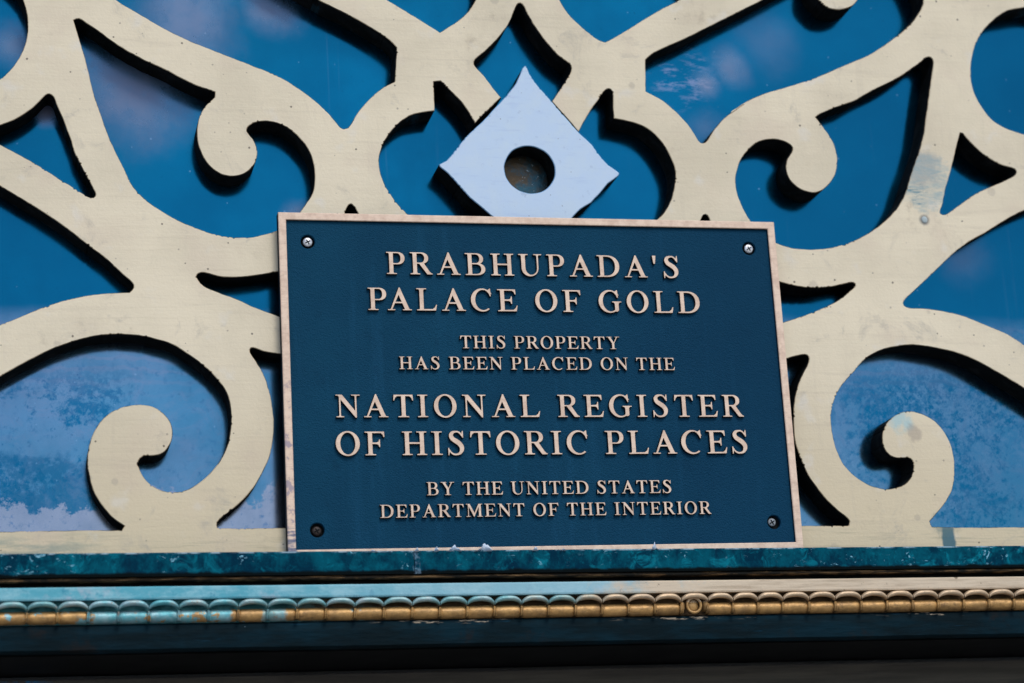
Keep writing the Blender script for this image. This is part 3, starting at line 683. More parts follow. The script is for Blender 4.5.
[-555.7,251.8],[-555.7,254.5],[-555.8,257.1],[-555.9,259.8],[-555.9,262.4],[-555.9,265.0],[-556.0,267.5],[-556.0,270.0],[-556.0,272.4],[-555.9,274.9],[-555.9,
277.4],[-555.9,280.1],[-555.8,282.9],[-555.7,285.7],[-555.6,288.4],[-555.5,291.1],[-555.3,293.7],[-555.1,296.4],[-554.9,298.9],[-554.7,301.5],[-554.5,304.1],
[-554.2,306.6],[-553.9,309.1],[-553.5,311.6],[-553.1,314.1],[-552.7,316.6],[-552.3,319.2],[-551.8,321.7],[-551.2,324.2],[-550.6,326.8],[-550.0,329.3],[-549.3,
331.8],[-548.5,334.3],[-547.8,336.8],[-547.0,339.3],[-546.1,341.8],[-545.3,344.2],[-544.4,346.7],[-543.6,349.1],[-542.7,351.6],[-541.9,354.1],[-541.0,356.6],
[-540.2,359.1]],"Llower":[[-463.7,159.2],[-461.6,160.5],[-459.5,161.9],[-457.4,163.2],[-455.4,164.4],[-453.4,165.6],[-451.4,166.8],[-449.5,168.0],[-447.5,
169.1],[-445.5,170.3],[-443.5,171.5],[-441.3,172.7],[-439.0,174.0],[-436.8,175.2],[-434.5,176.5],[-432.3,177.7],[-430.0,178.9],[-427.7,180.1],[-425.4,181.2],
[-423.1,182.3],[-420.8,183.4],[-418.6,184.4],[-416.3,185.3],[-414.0,186.3],[-411.7,187.2],[-409.4,188.1],[-407.1,188.9],[-404.8,189.7],[-402.4,190.5],[-399.9,
191.2],[-397.3,192.0],[-394.7,192.7],[-392.1,193.3],[-389.5,194.0],[-386.9,194.5],[-384.3,195.0],[-381.7,195.4],[-379.2,195.8],[-376.6,196.0],[-374.0,196.3],
[-371.5,196.4],[-368.9,196.5],[-366.3,196.6],[-363.8,196.6],[-361.3,196.5],[-358.9,196.4],[-356.4,196.3],[-353.9,196.1],[-351.5,195.8],[-349.0,195.5],[-346.6,
195.2],[-344.2,194.8],[-341.7,194.3],[-339.1,193.7],[-336.6,193.0],[-334.1,192.3],[-331.8,191.6],[-329.6,190.9],[-327.3,190.2],[-325.0,189.5],[-322.7,188.7],
[-320.5,187.8],[-318.4,186.8],[-316.4,185.6],[-314.4,184.2],[-312.3,182.7],[-310.2,181.2],[-308.1,179.7],[-306.0,178.1],[-303.8,176.5],[-301.7,174.9],[-299.5,
173.2],[-297.4,171.5],[-295.4,169.8],[-293.3,168.0],[-291.4,166.2],[-289.4,164.3],[-287.6,162.4],[-285.8,160.4],[-284.0,158.4],[-282.4,156.4],[-280.7,154.2],
[-279.1,152.0],[-277.7,149.6],[-276.4,147.3],[-275.3,144.8],[-274.4,142.4],[-273.7,139.8],[-273.2,137.2],[-272.8,134.6],[-272.5,131.9],[-272.2,129.2],[-272.0,
126.3],[-271.9,123.5],[-272.0,120.7],[-272.2,118.1],[-272.4,115.5],[-272.8,113.0],[-273.2,110.3],[-273.7,107.7],[-274.2,105.1],[-274.9,102.6],[-275.7,100.0],
[-276.6,97.4],[-277.7,94.8],[-278.8,92.3],[-280.0,89.8],[-281.4,87.5],[-282.8,85.3],[-284.2,83.2],[-285.8,81.2],[-287.4,79.2],[-289.1,77.3],[-290.9,75.4],
[-292.8,73.6],[-294.7,71.8],[-296.8,70.0],[-298.9,68.2],[-301.1,66.5],[-303.3,65.0],[-305.5,63.7],[-307.7,62.5],[-310.1,61.4],[-312.5,60.6],[-315.0,60.0],
[-317.4,59.6],[-320.0,59.4],[-322.6,59.4],[-325.3,59.6],[-328.0,60.0],[-330.6,60.6],[-333.2,61.5],[-335.6,62.6],[-337.9,64.0],[-340.1,65.6],[-342.1,67.3],
[-343.9,69.1],[-345.6,71.1],[-347.0,73.3],[-348.2,75.5],[-349.2,77.8],[-350.0,80.1],[-350.7,82.3],[-350.9,84.5],[-350.5,86.7],[-349.3,88.7],[-347.2,90.2],
[-344.7,90.9],[-341.9,90.9],[-339.2,90.9],[-336.7,91.1],[-334.5,91.4],[-332.4,92.0],[-330.4,93.0],[-328.6,94.4],[-326.9,96.1],[-325.5,98.2],[-324.2,100.4],
[-323.2,102.7],[-322.4,105.2],[-321.9,107.8],[-321.7,110.4],[-321.8,113.0],[-322.3,115.6],[-323.0,118.1],[-323.9,120.5],[-325.1,122.6],[-326.5,124.6],[-328.2,
126.5],[-329.9,128.2],[-331.8,129.7],[-333.9,131.1],[-336.1,132.2],[-338.3,133.2],[-340.7,133.9],[-343.1,134.3],[-345.5,134.6],[-348.1,134.8],[-350.5,134.8],
[-353.0,134.7],[-355.5,134.4],[-357.9,134.0],[-360.4,133.4],[-362.8,132.8],[-365.3,131.9],[-367.8,130.9],[-370.3,129.8],[-372.6,128.5],[-374.8,127.0],[-376.8,
125.4],[-378.6,123.6],[-380.2,121.7],[-381.8,119.8],[-383.3,117.7],[-384.7,115.5],[-386.0,113.2],[-387.2,110.8],[-388.3,108.3],[-389.2,105.7],[-390.0,103.2],
[-390.7,100.7],[-391.3,98.2],[-391.7,95.7],[-392.1,93.2],[-392.4,90.6],[-392.5,88.1],[-392.5,85.6],[-392.4,83.0],[-392.1,80.5],[-391.8,78.0],[-391.4,75.5],
[-390.9,73.1],[-390.4,70.5],[-389.8,68.0],[-389.1,65.5],[-388.3,63.1],[-387.4,60.8],[-386.5,58.5],[-385.4,56.4],[-384.2,54.3],[-383.0,52.2],[-381.7,50.2],
[-380.3,48.2],[-378.9,46.2],[-377.4,44.2],[-375.8,42.2],[-374.2,40.4],[-372.5,38.6],[-370.7,37.0],[-368.8,35.4],[-366.7,33.9],[-364.6,32.5],[-362.5,31.2],
[-363.7,29.5],[-365.0,27.5],[-367.4,27.6],[-369.9,27.6],[-372.4,27.6],[-374.8,27.7],[-377.3,27.7],[-379.7,27.7],[-382.2,27.8],[-384.7,27.8],[-387.2,27.8],
[-389.8,27.9],[-392.3,27.9],[-394.7,27.9],[-397.0,27.9],[-399.3,27.9],[-401.6,27.9],[-404.0,27.9],[-406.3,27.9],[-408.7,27.9],[-411.1,27.9],[-413.6,27.9],
[-416.0,27.9],[-418.4,27.9],[-420.8,27.9],[-423.2,27.9],[-425.6,27.9],[-427.9,27.9],[-430.3,27.9],[-432.5,27.9],[-434.7,27.9],[-436.9,27.8],[-439.1,27.8],
[-441.3,27.8],[-443.4,27.8],[-445.7,27.8],[-447.9,27.8],[-450.2,27.8],[-452.6,27.7],[-455.1,27.7],[-457.7,27.7],[-460.3,27.7],[-462.8,27.6],[-465.0,27.6],
[-466.9,27.6],[-468.9,27.6],[-470.9,27.6],[-472.9,27.5],[-475.0,27.5],[-477.1,27.5],[-479.3,27.5],[-481.5,27.4],[-483.8,27.4],[-486.0,27.4],[-488.4,27.3],
[-490.7,27.3],[-493.1,27.3],[-495.5,27.2],[-497.9,27.2],[-500.4,27.2],[-502.8,27.1],[-505.3,27.1],[-507.8,27.1],[-510.4,27.0],[-512.9,27.0],[-515.4,27.0],
[-518.0,26.9],[-520.5,26.9],[-523.0,26.9],[-525.6,26.8],[-528.1,26.8],[-530.7,26.7],[-533.2,26.7],[-535.7,26.7],[-538.2,26.6],[-540.7,26.6],[-543.2,26.6],
[-545.7,26.5],[-548.1,26.5],[-550.6,26.5],[-553.0,26.4],[-555.3,26.4],[-557.7,26.4],[-557.4,28.8],[-557.1,31.3],[-556.8,33.8],[-556.6,36.2],[-556.3,38.7],
[-556.1,41.2],[-555.8,43.7],[-555.6,46.2],[-555.3,48.7],[-554.9,51.1],[-554.5,53.6],[-554.0,56.1],[-553.5,58.5],[-552.8,61.0],[-552.1,63.3],[-551.4,65.6],
[-550.5,67.9],[-549.7,70.1],[-548.7,72.3],[-547.8,74.5],[-546.7,76.8],[-545.7,79.0],[-544.5,81.2],[-543.4,83.4],[-542.2,85.7],[-540.9,87.8],[-539.7,90.0],
[-538.4,92.2],[-537.0,94.3],[-535.7,96.4],[-534.3,98.5],[-532.9,100.5],[-531.5,102.5],[-530.1,104.4],[-528.6,106.3],[-527.2,108.2],[-525.6,110.1],[-524.1,
111.9],[-522.5,113.7],[-520.9,115.5],[-519.3,117.3],[-517.6,119.1],[-515.9,120.8],[-514.2,122.6],[-512.5,124.3],[-510.7,125.9],[-509.0,127.6],[-507.2,129.2],
[-505.4,130.8],[-503.6,132.4],[-501.8,134.0],[-500.0,135.5],[-498.1,137.0],[-496.1,138.5],[-494.1,140.0],[-492.1,141.4],[-490.1,142.9],[-488.0,144.3],[-485.9,
145.6],[-483.8,147.0],[-481.6,148.3],[-479.5,149.6],[-477.4,150.9],[-475.4,152.1],[-473.3,153.4],[-471.3,154.6],[-469.4,155.7],[-467.5,156.9],[-465.6,158.0]],
"Lslit":[[-298.8,250.3],[-297.2,251.8],[-294.9,252.5],[-292.5,252.5],[-290.1,251.9],[-287.7,251.2],[-285.4,250.5],[-283.0,249.8],[-280.7,249.2],[-278.4,248.9],
[-276.1,248.7],[-273.7,248.6],[-271.2,248.5],[-268.7,248.5],[-266.2,248.6],[-263.7,248.7],[-261.1,248.9],[-258.5,249.2],[-255.8,249.5],[-253.1,249.9],[-250.5,
250.3],[-247.8,250.7],[-245.2,251.1],[-242.5,251.5],[-239.8,252.0],[-237.1,252.5],[-234.3,253.1],[-231.5,253.7],[-228.7,254.4],[-226.2,255.1],[-223.6,255.9],
[-221.1,256.7],[-218.5,257.7],[-215.9,258.6],[-213.3,259.6],[-210.7,260.5],[-208.0,261.4],[-205.4,262.1],[-202.8,262.8],[-200.2,263.3],[-197.6,263.7],[-194.9,
263.9],[-192.3,264.0],[-189.6,264.1],[-187.0,264.0],[-184.3,264.0],[-181.7,263.9],[-179.0,263.8],[-176.4,263.8],[-173.7,263.8],[-173.2,260.9],[-172.6,258.1],
[-172.0,255.3],[-171.4,252.5],[-170.8,249.7],[-170.4,246.8],[-170.1,244.0],[-170.1,241.1],[-170.3,238.4],[-170.8,235.8],[-171.5,233.4],[-172.3,230.9],[-173.3,
228.5],[-174.4,226.0],[-175.6,223.5],[-176.9,221.0],[-178.2,218.6],[-179.5,216.1],[-180.9,213.6],[-182.2,211.1],[-183.4,208.6],[-184.6,206.2],[-187.2,206.5],
[-189.8,206.9],[-192.5,207.2],[-195.3,207.5],[-198.0,207.9],[-200.8,208.2],[-203.5,208.5],[-206.2,208.8],[-208.8,209.2],[-211.4,209.5],[-213.8,209.9],[-216.2,
210.3],[-218.5,210.7],[-220.6,211.1],[-222.8,211.7],[-225.2,212.3],[-227.5,213.1],[-229.7,213.9],[-231.8,214.8],[-234.0,215.6],[-236.2,216.5],[-238.5,217.3],
[-240.8,218.1],[-243.2,219.0],[-245.6,219.8],[-247.9,220.7],[-250.2,221.6],[-252.5,222.5],[-254.7,223.6],[-256.8,224.7],[-258.9,225.8],[-261.0,226.9],[-263.1,
228.0],[-265.3,229.0],[-267.6,229.9],[-269.9,230.8],[-272.3,231.6],[-274.6,232.4],[-277.0,233.2],[-279.4,234.1],[-281.8,235.0],[-284.2,235.9],[-286.6,236.9],
[-288.9,237.9],[-291.1,239.0],[-293.2,240.2],[-295.0,241.8],[-296.7,243.8],[-298.2,246.1],[-299.0,248.3]],"Lside":[[-254.8,183.6],[-254.0,185.1],[-252.2,185.5],
[-250.0,185.0],[-247.6,183.9],[-245.2,182.9],[-242.9,182.2],[-240.7,181.7],[-238.4,181.3],[-236.0,180.9],[-233.4,180.6],[-230.7,180.2],[-228.1,179.8],[-225.7,
179.5],[-223.4,179.2],[-221.0,178.9],[-218.6,178.6],[-216.0,178.3],[-213.4,177.9],[-210.7,177.6],[-207.9,177.3],[-205.1,177.0],[-202.3,176.6],[-199.5,176.3],
[-196.7,176.0],[-193.9,175.6],[-191.1,175.3],[-188.4,175.0],[-185.7,174.7],[-185.2,172.0],[-184.8,169.4],[-184.4,166.7],[-183.9,164.1],[-183.4,161.5],[-182.9,
158.8],[-182.4,156.2],[-181.9,153.6],[-181.4,151.0],[-180.8,148.4],[-180.3,145.7],[-179.8,143.1],[-179.3,140.5],[-178.8,137.9],[-178.4,135.3],[-177.9,132.7],
[-177.5,130.0],[-177.1,127.4],[-176.7,124.8],[-176.4,122.2],[-176.1,119.5],[-175.8,116.9],[-175.6,114.2],[-175.4,111.6],[-175.3,108.9],[-175.2,106.3],[-175.2,
103.6],[-175.2,101.0],[-175.3,98.4],[-175.4,95.9],[-175.6,93.3],[-175.8,90.7],[-176.0,88.0],[-176.3,85.4],[-176.7,82.8],[-177.0,80.2],[-177.4,77.6],[-177.8,
75.0],[-178.3,72.3],[-178.7,69.7],[-179.2,67.1],[-179.7,64.5],[-180.2,61.9],[-180.7,59.2],[-181.2,56.6],[-181.7,54.0],[-182.2,51.4],[-182.7,48.8],[-183.2,46.2],
[-183.7,43.6],[-184.2,41.0],[-184.7,38.4],[-185.2,35.8],[-185.6,33.2],[-186.0,30.6],[-186.5,28.0],[-189.0,28.0],[-191.6,28.0],[-194.2,27.9],[-196.8,27.9],
[-199.4,27.9],[-201.9,27.9],[-204.5,27.8],[-207.1,27.8],[-209.6,27.8],[-212.2,27.8],[-214.8,27.8],[-217.4,27.7],[-220.0,27.7],[-222.6,27.7],[-225.3,27.7],
[-227.9,27.7],[-230.5,27.7],[-233.0,27.7],[-235.7,27.7],[-238.4,27.7],[-241.1,27.7],[-243.9,27.7],[-246.7,27.7],[-249.5,27.7],[-252.3,27.7],[-255.0,27.7],
[-257.7,27.7],[-260.3,27.7],[-262.9,27.7],[-265.3,27.8],[-267.6,27.8],[-269.8,27.8],[-271.8,27.8],[-273.8,27.9],[-275.9,28.0],[-278.4,28.1],[-281.0,28.2],
[-283.4,28.3],[-285.8,28.5],[-286.4,30.9],[-285.9,33.2],[-284.5,35.2],[-282.7,36.8],[-281.0,38.2],[-279.1,39.6],[-277.1,41.0],[-275.2,42.5],[-273.2,44.0],
[-271.3,45.6],[-269.4,47.2],[-267.4,48.9],[-265.6,50.6],[-263.7,52.4],[-261.9,54.2],[-260.1,56.1],[-258.4,58.1],[-256.8,60.1],[-255.1,62.2],[-253.6,64.4],
[-252.0,66.7],[-250.5,69.1],[-249.1,71.5],[-247.7,74.0],[-246.4,76.4],[-245.2,78.6],[-244.1,80.8],[-243.1,83.0],[-242.1,85.3],[-241.2,87.6],[-240.3,89.9],
[-239.6,92.3],[-238.9,94.8],[-238.3,97.4],[-237.8,100.1],[-237.3,102.8],[-236.9,105.5],[-236.6,108.1],[-236.3,110.6],[-236.1,113.3],[-236.0,116.1],[-235.9,
118.9],[-235.9,121.8],[-236.1,124.5],[-236.3,127.2],[-236.5,129.9],[-236.8,132.5],[-237.2,135.1],[-237.5,137.8],[-237.9,140.4],[-238.4,143.1],[-238.9,145.7],
[-239.4,148.3],[-240.1,150.9],[-240.8,153.4],[-241.5,156.0],[-242.4,158.5],[-243.3,160.9],[-244.3,163.3],[-245.4,165.7],[-246.7,168.0],[-248.1,170.3],[-249.5,
172.5],[-250.9,174.7],[-252.3,176.9],[-253.6,179.2],[-254.6,181.5]],"LV":[[-383.5,532.1],[-382.0,529.7],[-380.5,527.2],[-379.0,524.7],[-377.5,522.2],[-376.0,
519.6],[-374.5,517.1],[-373.0,514.6],[-371.4,512.3],[-369.9,510.0],[-368.3,507.9],[-366.7,505.9],[-364.9,504.1],[-362.8,502.3],[-360.6,500.7],[-358.3,499.3],
[-356.0,498.0],[-353.6,496.7],[-351.3,495.4],[-348.9,494.1],[-346.7,492.8],[-344.6,491.4],[-342.5,490.1],[-340.3,488.7],[-338.1,487.3],[-335.9,485.9],[-333.7,
484.6],[-331.4,483.2],[-329.2,481.9],[-326.9,480.6],[-324.6,479.3],[-322.2,478.0],[-319.8,476.7],[-317.4,475.5],[-315.0,474.3],[-312.5,473.1],[-310.1,471.9],
[-307.6,470.7],[-305.2,469.6],[-302.8,468.5],[-300.5,467.5],[-298.2,466.6],[-295.9,465.6],[-293.5,464.7],[-291.1,463.7],[-288.7,462.8],[-286.2,461.8],[-283.6,
460.8],[-281.2,459.8],[-278.8,458.9],[-276.5,458.0],[-274.2,457.1],[-271.8,456.1],[-269.3,455.2],[-266.8,454.2],[-264.3,453.2],[-261.7,452.3],[-259.2,451.3],
[-256.7,450.3],[-254.2,449.4],[-251.8,448.4],[-249.4,447.5],[-247.1,446.6],[-244.9,445.7],[-242.6,444.8],[-240.1,443.8],[-237.5,442.9],[-234.9,441.9],[-232.5,
441.0],[-230.1,440.0],[-227.7,439.0],[-225.3,437.9],[-223.0,436.8],[-220.7,435.6],[-218.4,434.3],[-216.2,433.0],[-213.9,431.6],[-211.7,430.2],[-209.5,428.7],
[-207.3,427.3],[-205.2,425.8],[-203.0,424.2],[-200.8,422.6],[-198.5,420.8],[-196.3,419.1],[-194.1,417.3],[-192.0,415.4],[-189.9,413.6],[-187.8,411.7],[-185.8,
409.7],[-183.8,407.7],[-181.8,405.7],[-179.9,403.7],[-178.1,401.7],[-176.4,399.7],[-174.7,397.6],[-172.9,395.3],[-171.3,393.0],[-169.7,390.8],[-167.7,389.2],
[-165.2,388.5],[-162.7,389.3],[-160.7,391.2],[-159.1,393.6],[-157.5,396.3],[-155.9,399.1],[-154.3,401.8],[-152.7,404.1],[-151.1,406.3],[-149.4,408.5],[-147.6,
410.6],[-145.9,412.8],[-144.1,414.8],[-142.3,416.8],[-140.4,418.9],[-138.5,420.8],[-136.5,422.8],[-134.5,424.6],[-132.5,426.4],[-130.3,428.1],[-127.9,429.8],
[-125.4,431.4],[-122.8,432.9],[-120.1,434.3],[-117.5,435.8],[-117.5,436.3],[-117.3,438.1],[-117.1,440.4],[-116.8,443.2],[-116.5,446.5],[-116.2,450.2],[-115.9,
454.0],[-115.5,458.0],[-115.1,461.8],[-114.8,465.4],[-114.5,468.8],[-116.0,470.8],[-117.5,472.7],[-119.2,474.5],[-121.0,476.1],[-123.0,477.7],[-125.1,479.2],
[-127.4,480.8],[-129.9,482.5],[-132.4,484.1],[-134.8,485.7],[-137.2,487.2],[-139.5,488.6],[-141.8,490.1],[-144.1,491.4],[-146.3,492.8],[-148.5,494.0],[-150.8,
495.3],[-153.0,496.5],[-155.2,497.7],[-157.5,498.9],[-159.7,500.1],[-162.0,501.2],[-164.3,502.4],[-166.5,503.5],[-168.8,504.6],[-171.0,505.7],[-173.2,506.7],
[-175.3,507.8],[-177.4,508.8],[-179.6,509.9],[-181.9,511.1],[-184.2,512.3],[-186.3,513.4],[-188.3,514.5],[-190.3,515.7],[-192.5,516.9],[-194.7,518.1],[-197.0,
519.5],[-199.3,520.8],[-201.7,522.2],[-204.1,523.6],[-206.6,525.1],[-209.0,526.5],[-211.5,528.0],[-214.0,529.5],[-216.4,530.9],[-218.8,532.4],[-221.1,533.7],
[-223.4,535.1],[-225.7,536.5],[-227.9,537.9],[-230.3,539.3],[-232.6,540.7],[-234.9,542.1],[-237.3,543.6],[-239.7,545.0],[-242.0,546.5],[-244.4,548.0],[-246.8,
549.4],[-249.2,550.9],[-251.6,552.4],[-254.0,553.9],[-256.3,555.3],[-258.7,556.8],[-261.1,558.2],[-263.4,559.7],[-266.1,560.3],[-268.8,560.9],[-271.5,561.6],
[-274.2,562.4],[-276.9,563.2],[-279.7,564.0],[-282.4,564.9],[-285.2,565.8],[-287.9,566.7],[-290.7,567.6],[-293.4,568.5],[-296.2,569.3],[-298.9,570.2],[-301.6,
571.0],[-304.3,571.7],[-307.0,572.4],[-309.7,573.0],[-312.3,573.6],[-315.0,574.1],[-317.6,574.4],[-320.1,574.7],[-322.6,574.8],[-325.1,574.9],[-327.6,574.7],
[-330.0,574.5],[-332.4,574.1],[-334.8,573.5],[-337.1,572.7],[-339.5,571.7],[-341.9,570.6],[-344.1,569.3],[-346.4,567.9],[-348.6,566.3],[-350.8,564.6],[-352.9,
562.8],[-355.0,561.0],[-357.1,559.0],[-359.1,557.0],[-361.2,554.9],[-363.2,552.8],[-365.2,550.6],[-367.3,548.5],[-369.3,546.3],[-371.3,544.2],[-373.3,542.0],
[-375.3,539.9],[-377.3,537.9],[-379.4,535.9],[-381.5,534.0]],"RV":[[120.9,466.2],[123.0,468.2],[125.3,470.1],[127.6,471.9],[129.8,473.4],[132.0,474.6],[134.3,
475.9],[136.8,477.2],[139.6,478.6],[142.5,479.9],[145.4,481.4],[148.5,482.8],[151.6,484.3],[154.7,485.7],[157.7,487.2],[160.7,488.7],[163.6,490.1],[166.4,
491.6],[169.1,493.0],[171.9,494.4],[174.6,495.9],[177.4,497.4],[180.2,498.9],[183.0,500.4],[185.7,501.9],[188.5,503.4],[191.3,504.9],[194.1,506.4],[196.9,
507.9],[199.7,509.4],[202.6,510.9],[205.4,512.4],[208.2,513.9],[211.1,515.4],[213.9,517.0],[216.8,518.5],[219.7,520.0],[222.6,521.5],[225.4,523.0],[228.3,
524.5],[231.1,526.1],[233.9,527.6],[236.6,529.0],[239.3,530.5],[242.1,532.0],[244.8,533.6],[247.7,535.1],[250.4,536.7],[253.2,538.3],[255.9,539.8],[258.6,
541.4],[261.2,542.9],[263.9,544.4],[266.5,545.9],[269.1,547.4],[271.8,549.0],[274.7,550.7],[277.7,552.4],[280.7,554.1],[283.6,555.8],[286.5,557.5],[289.5,
559.2],[292.4,560.9],[295.3,562.6],[294.9,559.5],[294.4,556.4],[293.9,553.3],[293.6,550.3],[293.6,547.4],[293.9,544.7],[294.8,541.9],[296.2,539.3],[297.8,
536.9],[299.4,534.6],[301.1,532.5],[303.0,530.6],[305.0,528.9],[307.4,527.6],[310.1,526.6],[313.1,525.9],[316.4,525.7],[319.8,525.8],[323.3,526.4],[326.9,
527.3],[330.4,528.6],[333.4,530.2],[335.8,532.0],[337.8,534.2],[339.5,536.6],[341.1,539.5],[342.5,542.6],[343.5,545.9],[344.0,549.2],[344.0,552.5],[343.5,
555.7],[342.6,558.7],[341.3,561.4],[339.8,563.8],[338.0,565.9],[336.0,567.8],[334.1,569.7],[336.4,572.3],[338.7,575.0],[341.1,577.6],[343.5,580.0],[346.2,
582.2],[349.0,583.9],[351.9,585.2],[355.0,586.2],[358.3,587.0],[361.7,587.5],[365.2,587.8],[368.7,587.9],[372.1,587.8],[375.3,587.3],[378.3,586.6],[381.1,
585.6],[383.8,584.2],[386.5,582.5],[389.0,580.6],[391.3,578.5],[393.6,576.2],[395.7,573.8],[397.6,571.3],[399.3,568.7],[400.9,566.0],[402.3,563.2],[403.6,
560.2],[404.8,557.0],[405.8,553.7],[406.7,550.6],[407.4,547.5],[407.9,544.6],[408.2,542.0],[408.1,539.4],[407.7,536.8],[406.8,534.2],[405.5,531.5],[403.9,
528.7],[401.9,525.8],[399.7,522.7],[397.4,519.7],[395.0,517.0],[392.7,514.5],[390.4,512.3],[388.1,510.2],[385.7,508.1],[383.1,506.0],[380.4,503.8],[377.7,
501.7],[375.1,499.7],[372.4,497.7],[369.6,495.7],[366.7,493.6],[363.6,491.5],[360.6,489.4],[357.6,487.3],[354.6,485.4],[351.7,483.5],[349.1,481.9],[346.5,
480.4],[344.0,479.0],[341.3,477.6],[338.7,476.5],[336.0,475.4],[333.3,474.3],[330.6,473.1],[327.9,471.9],[325.1,470.7],[322.2,469.4],[319.2,468.0],[316.2,
466.7],[313.1,465.3],[310.1,464.0],[307.1,462.6],[304.1,461.2],[301.1,459.8],[298.0,458.4],[294.9,457.0],[291.8,455.6],[288.7,454.3],[285.6,453.0],[282.5,
451.8],[279.5,450.7],[276.3,449.6],[273.2,448.5],[270.1,447.5],[267.0,446.4],[263.9,445.4],[260.9,444.5],[257.9,443.5],[254.9,442.5],[251.9,441.6],[249.0,
440.7],[246.1,439.8],[243.2,438.9],[240.4,437.9],[237.5,436.9],[234.8,435.9],[232.0,434.8],[229.3,433.7],[226.6,432.6],[224.0,431.4],[221.3,430.1],[218.5,
428.6],[215.3,426.7],[211.9,424.5],[208.4,422.1],[205.2,419.8],[202.5,417.9],[200.8,416.5],[200.4,416.1],[201.4,416.7],[203.9,418.3],[207.2,420.3],[210.5,
422.4],[213.0,424.0],[214.1,424.7],[213.7,424.4],[212.1,423.4],[209.6,421.8],[206.6,419.8],[203.3,417.6],[199.9,415.3],[196.9,413.0],[194.2,410.8],[191.8,
408.6],[189.6,406.5],[187.6,404.2],[185.7,402.0],[183.8,399.7],[182.1,397.5],[180.3,395.1],[178.5,392.4],[176.7,389.6],[174.9,387.1],[172.8,385.2],[170.3,
384.6],[168.0,385.3],[166.3,387.1],[165.0,389.4],[163.8,391.9],[162.5,394.6],[161.1,397.1],[159.7,399.4],[158.3,401.5],[156.8,403.6],[155.2,405.7],[153.5,
407.8],[151.8,409.8],[150.0,411.8],[148.2,413.8],[146.3,415.7],[144.4,417.6],[142.4,419.4],[140.4,421.3],[138.3,423.0],[136.2,424.7],[134.0,426.2],[131.6,
427.8],[129.1,429.2],[126.6,430.6],[124.1,431.9],[121.5,433.1],[119.0,434.4],[119.0,434.9],[119.1,436.7],[119.3,438.8],[119.4,441.5],[119.6,444.7],[119.8,
448.3],[120.0,452.0],[120.3,455.8],[120.5,459.4],[120.7,462.9]],"TL":[[-145.8,531.0],[-143.5,529.5],[-141.2,528.1],[-138.9,526.6],[-136.6,525.2],[-134.3,523.7],
[-132.0,522.2],[-129.8,520.8],[-127.5,519.4],[-125.3,518.0],[-123.2,516.6],[-120.9,515.2],[-118.5,513.7],[-116.1,512.2],[-113.7,510.8],[-111.3,509.3],[-108.9,
507.9],[-106.5,506.4],[-104.2,505.0],[-101.9,503.5],[-99.6,502.0],[-97.2,500.6],[-94.9,499.1],[-92.6,497.6],[-90.4,496.2],[-88.2,494.7],[-85.9,493.3],[-83.4,
491.7],[-80.9,490.1],[-78.5,488.6],[-76.0,487.0],[-73.6,485.5],[-70.9,487.3],[-68.2,489.0],[-65.6,490.8],[-62.9,492.6],[-60.3,494.5],[-57.7,496.4],[-55.2,
498.4],[-52.7,500.5],[-50.4,502.7],[-48.2,504.9],[-46.2,507.0],[-44.4,509.2],[-42.7,511.4],[-41.2,513.8],[-39.7,516.4],[-38.4,519.0],[-37.3,521.7],[-36.2,
524.5],[-35.2,527.4],[-34.2,530.4],[-33.4,533.6],[-32.7,536.8],[-32.2,540.1],[-32.1,543.3],[-32.3,546.4],[-32.7,549.1],[-33.5,551.5],[-34.4,553.7],[-35.6,
555.8],[-37.0,557.8],[-38.6,559.9],[-40.3,561.9],[-42.2,564.0],[-44.3,566.0],[-46.4,568.0],[-48.6,570.0],[-50.9,572.0],[-53.2,574.0],[-55.5,576.0],[-57.8,
578.0],[-60.1,580.0],[-62.3,582.0],[-64.5,584.0],[-66.6,586.0],[-68.6,588.1],[-71.3,587.3],[-74.1,586.6],[-76.9,585.9],[-79.7,585.3],[-82.5,584.7],[-85.2,
584.1],[-88.0,583.4],[-90.8,582.7],[-93.5,581.9],[-96.2,581.0],[-98.9,580.0],[-101.6,578.8],[-104.2,577.4],[-106.6,575.9],[-108.8,574.3],[-111.0,572.7],[-113.0,
570.9],[-115.0,568.9],[-117.0,566.9],[-119.0,564.8],[-121.0,562.5],[-122.9,560.2],[-124.9,557.8],[-126.8,555.4],[-128.7,552.9],[-130.6,550.4],[-132.5,547.9],
[-134.4,545.4],[-136.3,542.9],[-138.1,540.4],[-140.0,538.0],[-141.9,535.6],[-143.9,533.3]],"TR":[[32.7,552.4],[32.3,549.7],[32.3,546.9],[32.7,544.0],[33.4,
541.1],[34.4,538.2],[35.5,535.4],[36.8,532.7],[38.1,530.0],[39.4,527.5],[40.7,525.1],[41.9,522.6],[43.1,520.0],[44.4,517.4],[45.8,515.0],[47.2,512.7],[48.8,
510.4],[50.5,508.1],[52.2,506.0],[54.1,503.9],[56.1,501.9],[58.2,499.8],[60.3,497.8],[62.4,495.9],[64.4,494.1],[66.4,492.3],[68.5,490.4],[70.6,488.6],[72.6,
486.8],[74.7,485.4],[77.1,484.1],[79.9,483.1],[83.0,482.3],[85.3,483.4],[87.6,484.6],[90.0,485.8],[92.4,487.2],[94.7,488.5],[97.0,490.0],[99.5,491.5],[102.0,
493.2],[104.7,494.9],[107.4,496.7],[110.1,498.5],[112.8,500.3],[115.5,502.0],[118.1,503.7],[120.6,505.4],[123.3,507.1],[125.9,508.8],[128.6,510.5],[131.2,
512.2],[133.8,513.8],[136.3,515.4],[138.9,517.0],[141.5,518.5],[144.3,520.1],[147.2,521.8],[150.1,523.3],[153.0,524.9],[155.8,526.5],[158.7,528.1],[161.4,
